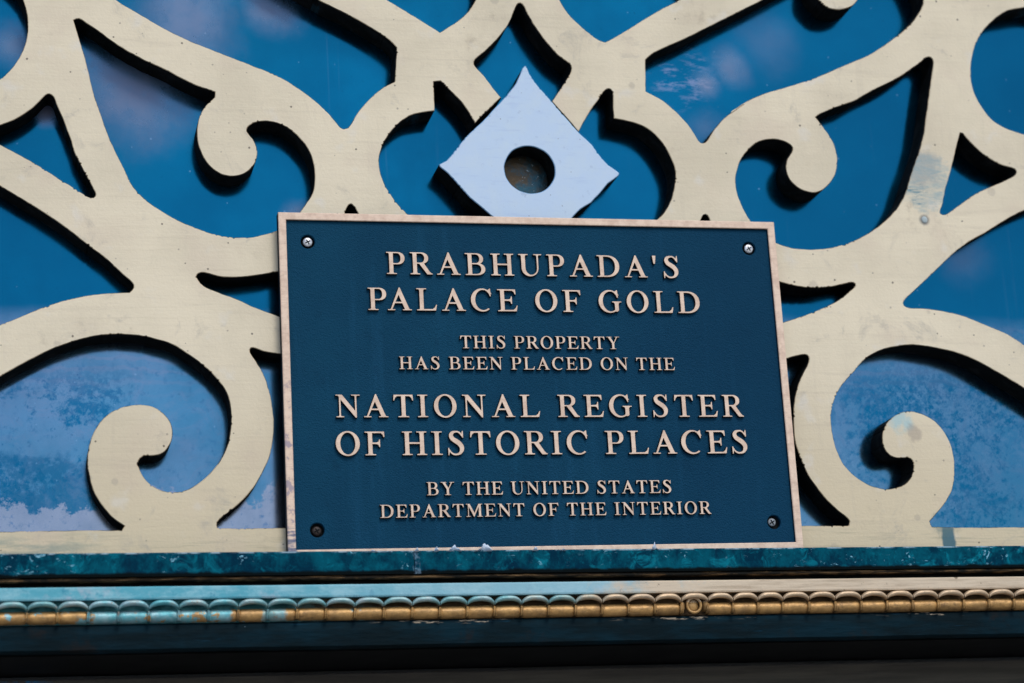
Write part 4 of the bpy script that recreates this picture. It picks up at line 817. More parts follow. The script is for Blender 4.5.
529.8],[164.1,531.5],[166.8,533.3],[169.6,535.1],[172.3,537.0],[175.1,538.8],[177.8,540.7],[180.6,542.5],[178.7,544.7],[176.9,547.0],[175.1,549.3],[173.2,
551.6],[171.5,554.0],[169.7,556.4],[167.9,558.9],[166.1,561.3],[164.4,563.8],[162.6,566.2],[160.8,568.6],[159.0,571.0],[157.2,573.4],[155.4,575.7],[153.5,
577.9],[151.7,580.1],[149.7,582.2],[147.8,584.2],[145.8,586.1],[143.7,587.9],[141.6,589.6],[139.5,591.2],[137.3,592.6],[134.9,593.9],[132.4,595.1],[129.8,
596.1],[127.0,597.0],[124.3,597.8],[121.4,598.4],[118.6,598.8],[115.6,599.2],[112.7,599.5],[109.7,599.7],[106.7,599.9],[103.6,600.0],[100.6,600.1],[97.5,600.1],
[94.5,600.2],[91.4,600.2],[88.4,600.3],[85.4,600.4],[82.4,600.6],[79.4,600.8],[76.5,601.1],[74.2,598.8],[71.9,596.4],[69.5,594.0],[67.0,591.7],[64.5,589.3],
[61.9,586.9],[59.3,584.6],[56.7,582.2],[54.1,579.8],[51.6,577.5],[49.1,575.1],[46.7,572.8],[44.4,570.5],[42.3,568.2],[40.3,565.9],[38.5,563.6],[36.9,561.4],
[35.4,559.2],[34.3,557.0],[33.3,554.8]],"center":[[1.8,517.7],[0.0,515.6],[-1.4,512.6],[-2.7,509.5],[-3.9,506.6],[-5.0,503.8],[-6.2,501.1],[-7.6,498.3],[-9.1,
495.6],[-10.8,493.0],[-12.7,490.3],[-14.7,487.7],[-16.7,485.2],[-18.8,482.7],[-21.0,480.2],[-23.2,477.7],[-25.5,475.2],[-27.9,472.8],[-30.2,470.5],[-32.6,
468.3],[-35.2,466.1],[-37.7,464.1],[-40.1,462.2],[-42.1,460.2],[-43.3,457.9],[-43.4,455.5],[-42.5,453.4],[-40.9,451.5],[-39.1,449.5],[-37.2,447.4],[-35.4,
445.3],[-33.8,443.2],[-32.4,441.1],[-30.9,438.9],[-29.5,436.8],[-28.0,434.6],[-26.5,432.4],[-24.8,430.1],[-23.0,427.8],[-21.2,425.4],[-19.4,423.1],[-20.5,
423.2],[-20.8,422.8],[-22.0,421.6],[-23.4,420.2],[-25.3,418.3],[-27.5,416.0],[-30.0,413.5],[-32.6,410.9],[-35.4,408.1],[-38.1,405.4],[-40.7,402.7],[-43.2,
400.2],[-45.5,397.8],[-46.6,400.2],[-47.7,402.6],[-48.8,404.9],[-50.0,407.3],[-51.3,409.5],[-52.6,411.8],[-54.1,414.0],[-55.6,416.2],[-57.1,418.3],[-58.8,
420.3],[-60.5,422.2],[-62.3,424.0],[-64.1,425.9],[-65.9,427.8],[-67.8,429.8],[-69.7,431.8],[-71.6,433.8],[-73.5,435.9],[-75.4,437.9],[-78.4,437.4],[-81.9,
436.9],[-81.9,436.3],[-81.9,434.5],[-81.9,432.2],[-82.0,429.4],[-82.0,426.1],[-82.0,422.6],[-82.1,418.9],[-82.1,415.3],[-82.1,411.9],[-82.2,408.7],[-85.3,
408.2],[-88.4,407.8],[-91.4,407.2],[-94.4,406.6],[-97.2,406.0],[-100.0,405.2],[-102.6,404.2],[-105.2,403.0],[-107.5,401.7],[-109.8,400.2],[-112.0,398.5],
[-114.2,396.7],[-116.3,394.8],[-118.3,392.8],[-120.3,390.8],[-122.3,388.6],[-124.1,386.4],[-125.8,384.1],[-127.3,381.7],[-128.8,379.2],[-130.1,376.6],[-131.3,
374.0],[-132.3,371.2],[-133.3,368.3],[-134.1,365.3],[-134.8,362.3],[-135.3,359.5],[-135.4,356.5],[-135.3,353.5],[-134.9,350.6],[-134.3,347.9],[-133.6,345.1],
[-132.7,342.1],[-131.8,339.3],[-130.7,336.5],[-129.6,333.9],[-128.3,331.4],[-126.9,329.0],[-125.4,326.6],[-123.9,324.3],[-122.5,322.2],[-121.0,320.2],[-119.6,
318.3],[-118.0,316.3],[-116.3,314.3],[-114.4,312.4],[-112.6,310.6],[-110.9,308.9],[-109.2,307.3],[-107.5,305.7],[-105.7,304.1],[-103.8,302.4],[-101.9,300.8],
[-99.9,299.2],[-97.8,297.6],[-95.5,296.0],[-93.2,294.5],[-90.8,293.1],[-88.3,291.8],[-85.7,290.6],[-83.3,289.6],[-81.0,288.8],[-78.8,288.1],[-76.6,287.6],
[-74.3,287.0],[-71.9,286.5],[-69.5,286.1],[-67.0,285.7],[-64.4,285.3],[-61.7,285.0],[-59.0,284.7],[-56.3,284.4],[-53.5,284.2],[-50.7,284.0],[-47.8,283.9],
[-44.9,283.7],[-42.0,283.6],[-39.0,283.5],[-36.1,283.4],[-33.1,283.4],[-30.1,283.3],[-27.1,283.3],[-24.1,283.3],[-21.1,283.3],[-18.2,283.3],[-15.2,283.3],
[-12.3,283.3],[-9.4,283.3],[-6.5,283.3],[-3.7,283.3],[-0.9,283.4],[1.9,283.4],[4.8,283.4],[7.6,283.4],[10.5,283.5],[13.5,283.5],[16.4,283.6],[19.4,283.6],[22.4,
283.7],[25.4,283.8],[28.5,283.9],[31.5,284.0],[34.5,284.1],[37.5,284.3],[40.5,284.5],[43.5,284.7],[46.5,284.9],[49.4,285.1],[52.3,285.4],[55.2,285.6],[58.1,
285.9],[60.9,286.3],[63.7,286.6],[66.4,287.0],[69.1,287.4],[71.7,287.9],[74.2,288.4],[76.7,288.9],[79.1,289.4],[81.5,290.0],[84.1,290.8],[87.0,291.7],[90.2,
292.8],[93.4,294.0],[96.5,295.3],[99.5,296.7],[102.4,298.1],[105.2,299.6],[107.9,301.1],[110.5,302.6],[112.9,304.1],[115.2,305.6],[117.3,307.0],[119.4,308.4],
[121.5,310.0],[123.7,311.9],[125.9,314.0],[127.9,316.3],[129.7,318.8],[131.5,321.4],[133.1,324.2],[134.6,327.2],[136.0,330.2],[137.2,333.3],[138.2,336.3],
[139.0,339.2],[139.7,342.2],[140.3,345.1],[140.8,348.1],[141.3,351.3],[141.5,354.4],[141.4,357.5],[141.1,360.4],[140.4,363.2],[139.5,366.0],[138.5,368.7],
[137.5,371.2],[136.5,373.6],[135.4,376.0],[134.2,378.5],[132.9,380.8],[131.5,383.2],[130.0,385.5],[128.2,387.8],[126.2,390.2],[124.1,392.5],[122.0,394.5],
[119.6,396.4],[117.1,398.0],[114.5,399.5],[111.8,400.7],[109.0,401.8],[106.3,402.7],[103.6,403.5],[100.8,404.1],[98.0,404.7],[95.1,405.3],[92.1,405.7],[89.2,
406.1],[86.2,406.5],[86.2,409.4],[86.2,412.3],[86.2,415.3],[86.3,418.4],[86.5,421.6],[86.8,425.0],[87.1,428.3],[87.0,431.3],[86.4,433.7],[85.2,435.3],[83.5,
436.0],[81.5,435.6],[79.6,434.2],[77.7,432.3],[75.9,429.8],[74.2,427.2],[72.4,424.6],[70.7,422.2],[68.9,419.9],[67.2,417.6],[65.4,415.2],[63.7,412.8],[62.2,
410.4],[60.7,408.0],[59.2,405.5],[57.6,403.0],[56.1,400.4],[54.6,397.9],[53.1,395.3],[51.5,392.7],[51.3,393.1],[50.3,394.2],[49.2,395.7],[47.7,397.5],[45.9,
399.8],[43.8,402.3],[41.6,405.0],[39.3,407.8],[36.9,410.7],[34.6,413.6],[32.3,416.4],[30.2,419.0],[28.2,421.5],[30.1,424.1],[32.0,426.8],[33.9,429.4],[35.8,
432.1],[37.7,434.9],[39.6,437.6],[41.5,440.5],[43.4,443.4],[45.2,446.1],[46.9,448.7],[48.3,451.5],[49.0,454.6],[48.6,457.4],[47.2,459.5],[45.3,461.1],[43.3,
462.6],[41.0,464.2],[38.8,465.9],[36.8,467.7],[34.9,469.6],[33.1,471.5],[31.4,473.5],[29.7,475.6],[28.1,477.8],[26.5,479.9],[24.9,482.1],[23.3,484.4],[21.8,
486.7],[20.3,489.0],[18.8,491.4],[17.4,493.7],[16.0,496.1],[14.6,498.5],[13.2,501.3],[11.7,504.1],[10.4,506.9],[9.3,509.6],[8.3,512.3],[7.4,514.8],[6.0,517.0],
[4.0,518.2]],"Lslot":[[-167.6,309.7],[-166.6,312.4],[-165.4,315.1],[-164.0,317.0],[-162.5,317.8],[-160.9,317.3],[-159.5,315.9],[-158.2,314.0],[-157.1,311.9],
[-156.1,309.7],[-155.2,307.3],[-154.3,304.9],[-153.4,302.3],[-152.5,299.6],[-151.8,296.8],[-151.4,294.1],[-151.3,291.5],[-151.9,289.0],[-153.0,286.4],[-154.9,
283.7],[-157.2,281.2],[-159.6,279.2],[-162.0,277.8],[-164.3,277.4],[-166.4,277.8],[-168.5,279.2],[-170.5,281.2],[-172.2,283.5],[-173.5,286.1],[-174.3,288.6],
[-174.4,291.1],[-174.0,293.7],[-173.2,296.4],[-172.1,299.2],[-170.8,302.0],[-169.7,304.6],[-168.6,307.1]],"Rslot":[[162.3,309.7],[163.5,312.0],[165.1,314.0],
[167.2,314.9],[169.2,314.0],[170.5,311.6],[171.1,308.8],[171.6,306.0],[172.3,303.0],[173.0,299.8],[173.4,296.5],[173.5,293.4],[173.0,290.4],[171.9,287.4],
[170.2,284.5],[168.2,281.8],[166.0,279.5],[163.8,277.9],[161.6,277.2],[159.3,277.7],[157.0,279.2],[154.7,281.5],[152.7,284.2],[151.3,287.0],[150.7,289.7],
[151.0,292.2],[152.0,294.8],[153.6,297.4],[155.5,300.1],[157.5,302.7],[159.4,305.1],[161.0,307.4]],"Rscroll":[[284.3,414.2],[286.9,416.1],[289.5,417.7],[292.4,
419.1],[295.7,420.6],[299.1,422.1],[302.5,423.5],[305.6,424.8],[308.7,425.9],[311.9,427.0],[315.1,428.2],[318.3,429.3],[321.4,430.5],[324.4,431.7],[327.2,
433.0],[329.9,434.4],[332.4,436.0],[334.9,437.5],[337.5,439.2],[340.1,440.7],[342.8,442.2],[345.5,443.6],[348.3,445.0],[351.3,446.5],[354.4,448.0],[357.6,
449.5],[360.8,451.1],[363.9,452.7],[367.0,454.3],[369.9,455.9],[372.9,457.5],[375.8,459.3],[378.8,461.2],[381.8,463.2],[384.7,465.1],[387.4,467.0],[390.1,
468.9],[392.7,470.8],[395.4,472.7],[398.3,475.0],[401.2,477.2],[404.0,479.2],[406.6,480.3],[408.9,479.9],[410.5,477.9],[410.9,475.4],[410.7,472.9],[410.1,
470.1],[409.4,467.0],[408.5,463.7],[407.6,460.3],[406.8,456.9],[405.9,453.7],[405.2,450.7],[404.5,447.7],[403.7,444.6],[403.0,441.4],[402.2,438.2],[401.3,
434.9],[400.5,431.7],[399.7,428.5],[399.0,425.4],[398.2,422.4],[397.5,419.6],[396.9,417.0],[396.2,414.3],[395.5,411.4],[394.8,408.4],[394.1,405.5],[393.3,
402.6],[392.4,399.9],[391.5,397.2],[390.6,394.4],[389.5,391.5],[388.5,388.6],[387.3,385.7],[386.1,382.8],[384.9,380.0],[383.6,377.2],[382.3,374.4],[381.0,
371.5],[379.6,368.6],[378.2,365.7],[376.8,362.8],[375.5,360.0],[374.3,357.1],[373.1,354.3],[372.0,351.5],[370.9,348.6],[369.7,345.7],[368.5,342.9],[367.3,
340.2],[365.9,337.4],[364.3,334.8],[362.5,332.1],[360.6,329.4],[358.5,326.7],[356.4,324.1],[354.1,321.6],[351.8,319.2],[349.5,316.9],[347.0,314.6],[344.6,
312.4],[342.0,310.4],[339.4,308.4],[336.7,306.4],[333.9,304.6],[331.1,302.8],[328.3,301.1],[325.4,299.4],[322.6,297.9],[319.8,296.4],[316.9,295.0],[314.0,
293.6],[311.1,292.3],[308.1,291.1],[305.2,289.9],[302.2,288.9],[299.2,287.9],[296.1,287.0],[293.0,286.1],[289.8,285.4],[286.7,284.7],[283.5,284.2],[280.4,
283.7],[277.2,283.4],[274.1,283.1],[270.9,282.9],[267.8,282.7],[264.6,282.7],[261.5,282.8],[258.4,282.9],[255.4,283.1],[252.4,283.5],[249.5,283.9],[246.6,
284.5],[243.7,285.2],[240.9,286.0],[238.1,287.0],[235.5,288.0],[233.0,289.1],[230.6,290.4],[228.3,291.7],[226.1,293.1],[224.0,294.6],[222.0,296.2],[220.0,
298.0],[218.1,299.8],[216.3,301.8],[214.5,303.9],[212.9,306.1],[211.3,308.3],[209.9,310.6],[208.5,312.9],[207.2,315.3],[206.0,317.8],[204.9,320.2],[203.9,
322.7],[203.0,325.2],[202.1,327.9],[201.2,330.8],[200.5,333.6],[200.0,336.3],[199.5,339.0],[199.2,341.7],[199.1,344.4],[199.1,347.1],[199.4,349.9],[199.8,
352.6],[200.5,355.4],[201.3,358.2],[202.4,361.0],[203.5,363.9],[204.8,366.7],[206.3,369.4],[208.0,372.0],[210.0,374.6],[212.1,377.0],[214.2,379.3],[216.4,
381.5],[218.5,383.5],[220.8,385.3],[223.3,386.9],[226.0,388.2],[228.9,389.3],[231.9,390.1],[234.9,390.6],[237.9,390.8],[240.8,390.8],[243.6,390.6],[246.4,
390.1],[249.0,389.4],[251.5,388.5],[253.8,387.4],[255.8,386.2],[257.5,384.7],[258.4,382.9],[258.3,380.6],[257.3,378.2],[255.4,375.6],[253.5,373.0],[251.9,
370.1],[250.9,367.1],[250.2,364.1],[250.0,361.2],[250.2,358.5],[250.7,355.9],[251.6,353.4],[252.7,351.1],[254.1,348.9],[255.8,346.8],[257.9,344.8],[260.5,
343.0],[263.3,341.4],[266.3,340.2],[269.5,339.3],[272.6,338.8],[275.5,338.7],[278.4,339.1],[281.2,340.1],[284.2,341.6],[287.1,343.7],[289.7,345.9],[292.0,
348.1],[294.0,350.4],[295.8,352.8],[297.4,355.2],[298.7,357.8],[299.7,360.4],[300.6,363.2],[301.3,365.9],[301.8,368.7],[302.2,371.5],[302.3,374.4],[302.2,
377.3],[302.0,380.1],[301.5,382.9],[300.8,385.5],[300.0,388.2],[299.1,390.8],[298.0,393.4],[296.7,395.8],[295.4,398.1],[293.9,400.4],[292.4,402.7],[290.8,
404.9],[289.2,407.3],[287.6,409.6],[285.9,411.9]],"Rtri":[[430.4,402.8],[429.3,399.7],[428.1,396.7],[426.9,393.6],[425.7,390.4],[424.5,387.3],[423.4,384.3],
[422.4,381.2],[421.3,378.1],[420.2,375.0],[419.1,371.8],[418.0,368.7],[416.9,365.6],[415.8,362.6],[414.6,359.7],[413.5,356.8],[412.3,354.0],[411.1,351.2],
[409.9,348.4],[408.8,345.7],[407.8,342.8],[406.8,339.5],[405.8,336.1],[404.9,332.8],[403.8,329.7],[402.5,326.9],[401.1,324.3],[400.4,322.0],[401.2,320.3],
[403.1,319.4],[405.4,319.6],[408.0,320.7],[410.8,322.4],[413.7,324.4],[416.7,326.5],[419.6,328.5],[422.4,330.4],[425.1,332.2],[427.9,334.2],[430.7,336.1],
[433.5,338.0],[436.4,339.8],[439.3,341.5],[442.3,343.0],[445.4,344.4],[448.5,345.7],[451.6,347.0],[454.8,348.3],[457.9,349.6],[461.1,350.9],[464.5,352.4],
[467.9,353.9],[471.4,355.4],[474.8,357.0],[477.9,358.4],[480.5,359.9],[482.7,361.6],[484.1,363.8],[484.1,366.0],[482.7,367.6],[480.3,368.6],[477.3,369.3],
[473.9,370.1],[470.7,371.0],[467.6,372.1],[464.9,373.4],[462.3,374.8],[459.8,376.3],[457.3,377.9],[454.9,379.6],[452.6,381.3],[450.4,383.1],[448.2,385.0],
[446.0,387.0],[443.9,389.1],[442.0,391.2],[440.1,393.3],[438.3,395.6],[436.5,397.8],[434.9,400.1],[433.2,402.4]],"Rlens":[[353.8,229.8],[355.6,228.2],[358.1,
227.4],[360.7,227.2],[363.7,227.2],[366.7,227.3],[369.7,227.2],[372.5,227.1],[375.1,226.9],[377.8,226.6],[380.6,226.3],[383.4,225.9],[386.3,225.5],[389.2,
225.1],[392.1,224.6],[395.2,224.0],[398.3,223.4],[401.4,222.8],[404.6,222.1],[407.7,221.3],[410.6,220.4],[413.5,219.6],[416.2,218.6],[418.9,217.6],[421.6,
216.5],[424.3,215.4],[427.0,214.3],[429.6,213.1],[432.2,212.1],[434.9,211.0],[437.7,209.9],[440.5,208.8],[443.4,207.7],[446.1,206.6],[448.8,205.4],[451.5,
204.3],[454.0,203.0],[456.4,201.7],[458.7,200.3],[460.9,198.9],[463.2,197.4],[465.5,195.9],[467.9,194.3],[470.1,192.9],[472.2,191.6],[474.4,190.2],[476.7,
188.7],[479.0,187.2],[481.5,185.7],[484.0,184.1],[486.6,182.4],[489.2,180.8],[491.8,179.2],[494.3,177.5],[496.9,175.9],[499.4,174.2],[501.9,172.6],[504.3,
171.1],[506.7,169.5],[509.1,167.9],[511.5,166.3],[513.8,164.7],[516.2,163.1],[518.5,161.5],[520.9,160.0],[523.2,158.4],[525.5,156.8],[527.9,155.2],[530.2,
153.6],[532.6,152.0],[534.9,150.4],[537.2,148.9],[538.4,151.7],[539.5,154.5],[540.7,157.3],[541.9,160.1],[543.1,162.9],[544.3,165.7],[545.5,168.5],[546.7,
171.3],[547.9,174.2],[549.1,177.0],[550.3,179.8],[551.5,182.6],[552.7,185.5],[553.9,188.3],[555.0,191.2],[556.2,194.0],[557.3,196.9],[558.4,199.8],[559.5,
202.7],[560.5,205.6],[561.5,208.6],[562.5,211.5],[563.5,214.5],[564.4,217.4],[565.2,220.3],[566.0,223.2],[566.8,226.1],[567.7,229.0],[568.5,232.0],[569.3,
235.0],[570.0,238.0],[570.8,241.0],[571.5,244.1],[572.3,247.1],[573.0,250.2],[573.7,253.3],[574.3,256.3],[575.0,259.4],[575.6,262.5],[576.2,265.5],[576.7,
268.5],[577.2,271.6],[577.7,274.6],[578.1,277.6],[578.5,280.5],[578.8,283.5],[579.1,286.4],[579.4,289.2],[579.6,292.0],[579.7,294.9],[579.8,297.7],[579.8,
300.7],[579.7,303.8],[579.6,306.8],[579.3,309.8],[579.0,312.8],[578.7,315.7],[578.2,318.6],[577.7,321.4],[577.2,324.3],[576.7,327.1],[576.1,329.9],[575.5,
332.7],[574.9,335.5],[574.3,338.3],[573.7,341.1],[573.1,343.9],[572.5,346.8],[571.9,349.6],[571.4,352.5],[570.9,355.4],[567.8,354.4],[564.6,353.5],[561.4,
352.6],[558.2,351.7],[555.1,350.8],[551.9,349.8],[548.7,348.9],[545.5,348.0],[542.4,347.1],[539.3,346.1],[536.2,345.2],[533.1,344.2],[530.0,343.1],[526.9,
342.0],[523.7,340.9],[520.5,339.7],[517.3,338.5],[514.1,337.2],[510.8,335.9],[507.6,334.6],[504.5,333.3],[501.4,332.0],[498.4,330.7],[495.4,329.4],[492.6,
328.1],[489.8,326.9],[487.0,325.6],[484.0,324.3],[481.0,322.9],[478.2,321.5],[475.4,320.1],[472.6,318.7],[469.9,317.3],[467.1,315.8],[464.3,314.2],[461.5,
312.6],[458.6,310.9],[455.8,309.3],[453.0,307.6],[450.2,305.9],[447.5,304.4],[444.8,302.8],[441.9,301.3],[439.1,299.9],[436.3,298.5],[433.5,297.1],[430.7,
295.6],[428.0,294.1],[425.3,292.5],[422.7,290.8],[420.1,289.1],[417.5,287.3],[414.8,285.4],[412.2,283.4],[409.6,281.5],[407.1,279.5],[404.6,277.4],[402.1,
275.3],[399.5,273.1],[397.0,270.9],[394.5,268.7],[392.0,266.5],[389.6,264.4],[387.1,262.3],[384.7,260.3],[382.3,258.2],[380.0,256.2],[377.6,254.2],[375.3,
252.2],[373.1,250.3],[370.8,248.4],[368.4,246.5],[365.8,244.3],[363.1,242.1],[360.4,239.9],[358.0,237.9],[355.9,236.0],[354.2,234.0],[353.3,232.0]],
"Rlower":[[308.6,177.0],[310.9,178.7],[313.4,180.4],[316.0,181.9],[318.7,183.3],[321.4,184.6],[324.1,185.8],[326.9,186.8],[329.6,187.7],[332.4,188.4],[335.3,
189.1],[338.1,189.7],[340.9,190.2],[343.7,190.7],[346.5,191.1],[349.3,191.4],[352.1,191.7],[354.8,191.8],[357.6,191.9],[360.3,191.8],[363.0,191.6],[365.6,
191.3],[368.3,191.0],[371.1,190.5],[373.9,190.1],[376.8,189.7],[379.8,189.2],[382.9,188.7],[386.0,188.1],[389.2,187.5],[392.3,186.9],[395.3,186.2],[398.3,
185.4],[401.1,184.6],[403.9,183.7],[406.7,182.8],[409.4,181.7],[412.1,180.7],[414.7,179.5],[417.4,178.4],[420.0,177.2],[422.5,175.9],[425.0,174.6],[427.5,
173.2],[430.0,171.8],[432.6,170.3],[435.2,168.8],[437.7,167.3],[440.2,165.9],[442.5,164.5],[444.9,163.1],[447.3,161.7],[449.8,160.2],[452.2,158.7],[454.7,
157.1],[457.3,155.5],[459.8,153.9],[462.4,152.3],[464.8,150.7],[467.2,149.1],[469.5,147.6],[471.8,146.1],[474.2,144.6],[476.6,143.0],[479.0,141.5],[481.4,
139.8],[483.8,138.2],[486.3,136.5],[488.7,134.8],[491.1,133.1],[493.4,131.3],[495.8,129.5],[498.0,127.6],[500.2,125.8],[502.3,124.0],[504.3,122.1],[506.4,
120.3],[508.4,118.4],[510.3,116.5],[512.3,114.5],[514.3,112.5],[516.2,110.5],[518.2,108.5],[520.1,106.4],[522.0,104.3],[523.8,102.2],[525.6,100.1],[527.4,98.0],
[529.2,95.8],[530.9,93.6],[532.5,91.5],[534.2,89.2],[535.8,87.0],[537.4,84.7],[539.0,82.3],[540.6,79.9],[542.1,77.5],[543.7,75.0],[545.1,72.6],[546.6,70.1],
[548.0,67.6],[549.3,65.1],[550.6,62.7],[551.9,60.2],[553.0,57.8],[554.1,55.4],[555.2,53.0],[556.1,50.6],[557.1,48.1],[557.9,45.4],[558.7,42.6],[559.4,39.9],
[560.0,37.1],[560.4,34.4],[560.9,31.6],[561.3,28.9],[561.6,26.2],[562.0,23.5],[562.5,20.8],[562.9,18.0],[559.9,18.1],[556.8,18.1],[553.7,18.2],[550.6,18.2],
[547.4,18.2],[544.3,18.3],[541.2,18.3],[538.0,18.3],[534.8,18.4],[531.7,18.4],[528.5,18.5],[525.3,18.5],[522.2,18.5],[519.0,18.6],[515.9,18.6],[512.7,18.7],
[509.6,18.7],[506.4,18.7],[503.3,18.8],[500.2,18.8],[497.1,18.8],[494.0,18.9],[491.0,18.9],[487.9,19.0],[484.9,19.0],[481.9,19.0],[478.9,19.1],[476.0,19.1],
[473.1,19.1],[470.2,19.2],[467.3,19.2],[464.5,19.2],[461.7,19.3],[459.0,19.3],[456.3,19.3],[453.6,19.4],[450.9,19.4],[448.1,19.4],[445.0,19.4],[441.7,19.5],
[438.3,19.5],[435.0,19.5],[431.8,19.5],[428.6,19.6],[425.4,19.6],[422.2,19.6],[419.1,19.6],[416.0,19.6],[413.0,19.6],[410.0,19.7],[407.1,19.7],[404.2,19.7],
[401.4,19.7],[398.7,19.7],[396.0,19.8],[393.4,19.8],[390.8,19.8],[388.4,19.9],[385.9,19.9],[383.3,20.0],[380.3,20.1],[377.3,20.2],[374.3,20.3],[371.5,20.5],
[368.8,20.6],[366.1,20.7],[363.5,20.9],[360.8,21.0],[358.0,21.1],[357.2,23.4],[356.3,26.0],[358.6,28.2],[360.8,30.3],[363.1,32.5],[365.4,34.6],[367.6,36.8],
[369.7,39.0],[371.8,41.3],[373.8,43.6],[375.7,46.0],[377.5,48.4],[379.2,50.9],[380.7,53.4],[382.0,56.0],[383.0,58.6],[383.9,61.3],[384.6,64.1],[385.2,66.9],
[385.7,69.6],[386.0,72.4],[386.4,75.2],[386.6,77.9],[386.7,80.7],[386.8,83.5],[386.7,86.2],[386.5,88.9],[386.2,91.7],[385.7,94.4],[385.0,97.2],[384.2,100.0],
[383.2,102.7],[382.0,105.3],[380.7,107.8],[379.3,110.3],[377.7,112.7],[375.9,115.0],[374.0,117.1],[372.1,119.0],[370.0,120.7],[367.8,122.2],[365.5,123.5],
[363.2,124.7],[360.8,125.7],[358.3,126.6],[355.6,127.4],[352.8,128.1],[350.0,128.4],[347.1,128.5],[344.2,128.2],[341.2,127.6],[338.3,126.7],[335.4,125.4],
[332.6,123.9],[329.8,122.0],[327.2,119.8],[324.9,117.5],[323.0,115.2],[321.5,112.8],[320.4,110.3],[319.6,107.8],[319.0,105.2],[318.6,102.5],[318.6,99.5],[318.9,
96.4],[319.8,93.4],[321.2,90.8],[323.2,88.5],[325.4,86.8],[328.0,85.6],[330.8,84.9],[333.7,84.7],[336.7,84.9],[339.6,85.2],[342.2,85.1],[344.4,84.2],[345.9,
82.5],[346.5,79.9],[346.3,76.7],[345.5,73.4],[344.4,70.4],[343.1,67.7],[341.6,65.4],[339.8,63.4],[337.9,61.7],[335.7,60.3],[333.3,59.0],[330.7,58.0],[328.0,
57.2],[325.2,56.7],[322.3,56.3],[319.3,56.2],[316.4,56.2],[313.5,56.5],[310.7,57.0],[308.0,57.7],[305.3,58.5],[302.7,59.5],[300.2,60.6],[297.9,61.8],[295.7,
63.2],[293.5,64.6],[291.3,66.1],[289.3,67.7],[287.4,69.3],[285.5,71.0],[283.8,72.8],[282.1,74.7],[280.6,76.6],[279.1,78.8],[277.7,81.1],[276.5,83.7],[275.3,
86.4],[274.4,89.2],[273.5,92.0],[272.8,94.7],[272.2,97.4],[271.8,100.2],[271.3,103.0],[271.0,105.8],[270.7,108.6],[270.6,111.3],[270.5,114.0],[270.4,116.8],
[270.5,119.5],[270.7,122.2],[271.1,124.9],[271.7,127.6],[272.4,130.4],[273.2,133.1],[274.2,135.8],[275.4,138.6],[276.7,141.4],[278.3,144.2],[280.0,146.9],
[281.8,149.6],[283.7,152.1],[285.7,154.5],[287.8,156.6],[289.9,158.7],[292.1,160.7],[294.3,162.8],[296.4,164.8],[298.4,166.9],[300.4,169.0],[302.3,171.1],
[304.3,173.2],[306.4,175.2]],"Rslit":[[234.6,251.0],[237.3,250.2],[239.9,249.5],[242.5,248.8],[245.2,248.1],[247.9,247.6],[250.7,247.1],[253.6,246.7],[256.6,
246.4],[259.6,246.1],[262.5,246.0],[265.5,245.9],[268.3,245.9],[271.1,245.9],[273.8,246.1],[276.6,246.3],[279.3,246.6],[282.0,246.9],[284.7,247.4],[287.4,
247.9],[290.1,248.5],[292.7,249.2],[295.4,249.8],[298.3,250.5],[301.1,251.1],[303.8,251.5],[306.1,251.2],[307.6,250.1],[307.6,248.3],[306.1,246.3],[303.8,
244.4],[301.4,242.7],[298.9,240.9],[296.5,239.1],[294.0,237.3],[291.4,235.4],[288.8,233.8],[286.1,232.3],[283.5,230.9],[280.7,229.6],[278.0,228.4],[275.2,
227.2],[272.6,226.1],[270.0,225.0],[267.4,223.9],[264.7,222.9],[262.0,221.8],[259.3,220.8],[256.5,219.8],[253.8,218.8],[251.1,217.9],[248.3,217.0],[245.5,
216.1],[242.6,215.2],[239.8,214.3],[236.9,213.4],[234.0,212.4],[231.1,211.5],[228.1,210.5],[225.1,209.6],[222.2,208.6],[219.2,207.7],[216.2,206.7],[213.2,
205.8],[210.2,204.8],[209.5,207.4],[208.7,210.0],[207.8,212.6],[207.0,215.2],[206.1,217.8],[205.3,220.4],[204.6,223.0],[204.0,225.6],[203.5,228.2],[203.3,
230.7],[203.3,233.4],[203.5,236.3],[204.1,239.3],[204.9,242.3],[205.9,245.3],[206.9,248.3],[208.0,251.2],[209.1,254.2],[210.1,257.2],[212.9,256.5],[215.6,
255.8],[218.5,255.1],[221.3,254.4],[224.1,253.7],[226.8,253.0],[229.4,252.3],[232.0,251.6]],"Rside":[[234.3,178.3],[237.3,179.2],[240.5,180.0],[243.6,180.8],
[246.4,181.5],[249.0,182.0],[251.4,182.1],[253.6,181.5],[254.9,179.9],[255.2,177.4],[254.4,174.7],[253.1,172.2],[251.4,169.6],[249.7,166.9],[248.1,164.2],
[246.5,161.5],[245.0,158.8],[243.6,155.9],[242.3,153.1],[241.2,150.3],[240.1,147.7],[239.2,145.0],[238.4,142.4],[237.7,139.8],[237.0,137.2],[236.4,134.6],
[235.9,132.0],[235.5,129.4],[235.2,126.8],[234.9,124.1],[234.7,121.5],[234.6,118.8],[234.4,116.0],[234.3,113.1],[234.2,110.2],[234.2,107.2],[234.3,104.4],
[234.4,101.7],[234.7,98.9],[235.1,96.1],[235.7,93.3],[236.4,90.6],[237.2,87.9],[238.1,85.2],[238.9,82.6],[239.7,80.0],[240.6,77.5],[241.6,74.9],[242.6,72.4],
[243.7,69.9],[244.9,67.6],[246.2,65.4],[247.5,63.2],[248.9,61.0],[250.4,58.8],[251.8,56.7],[253.3,54.6],[254.9,52.5],[256.4,50.4],[258.0,48.4],[259.6,46.4],
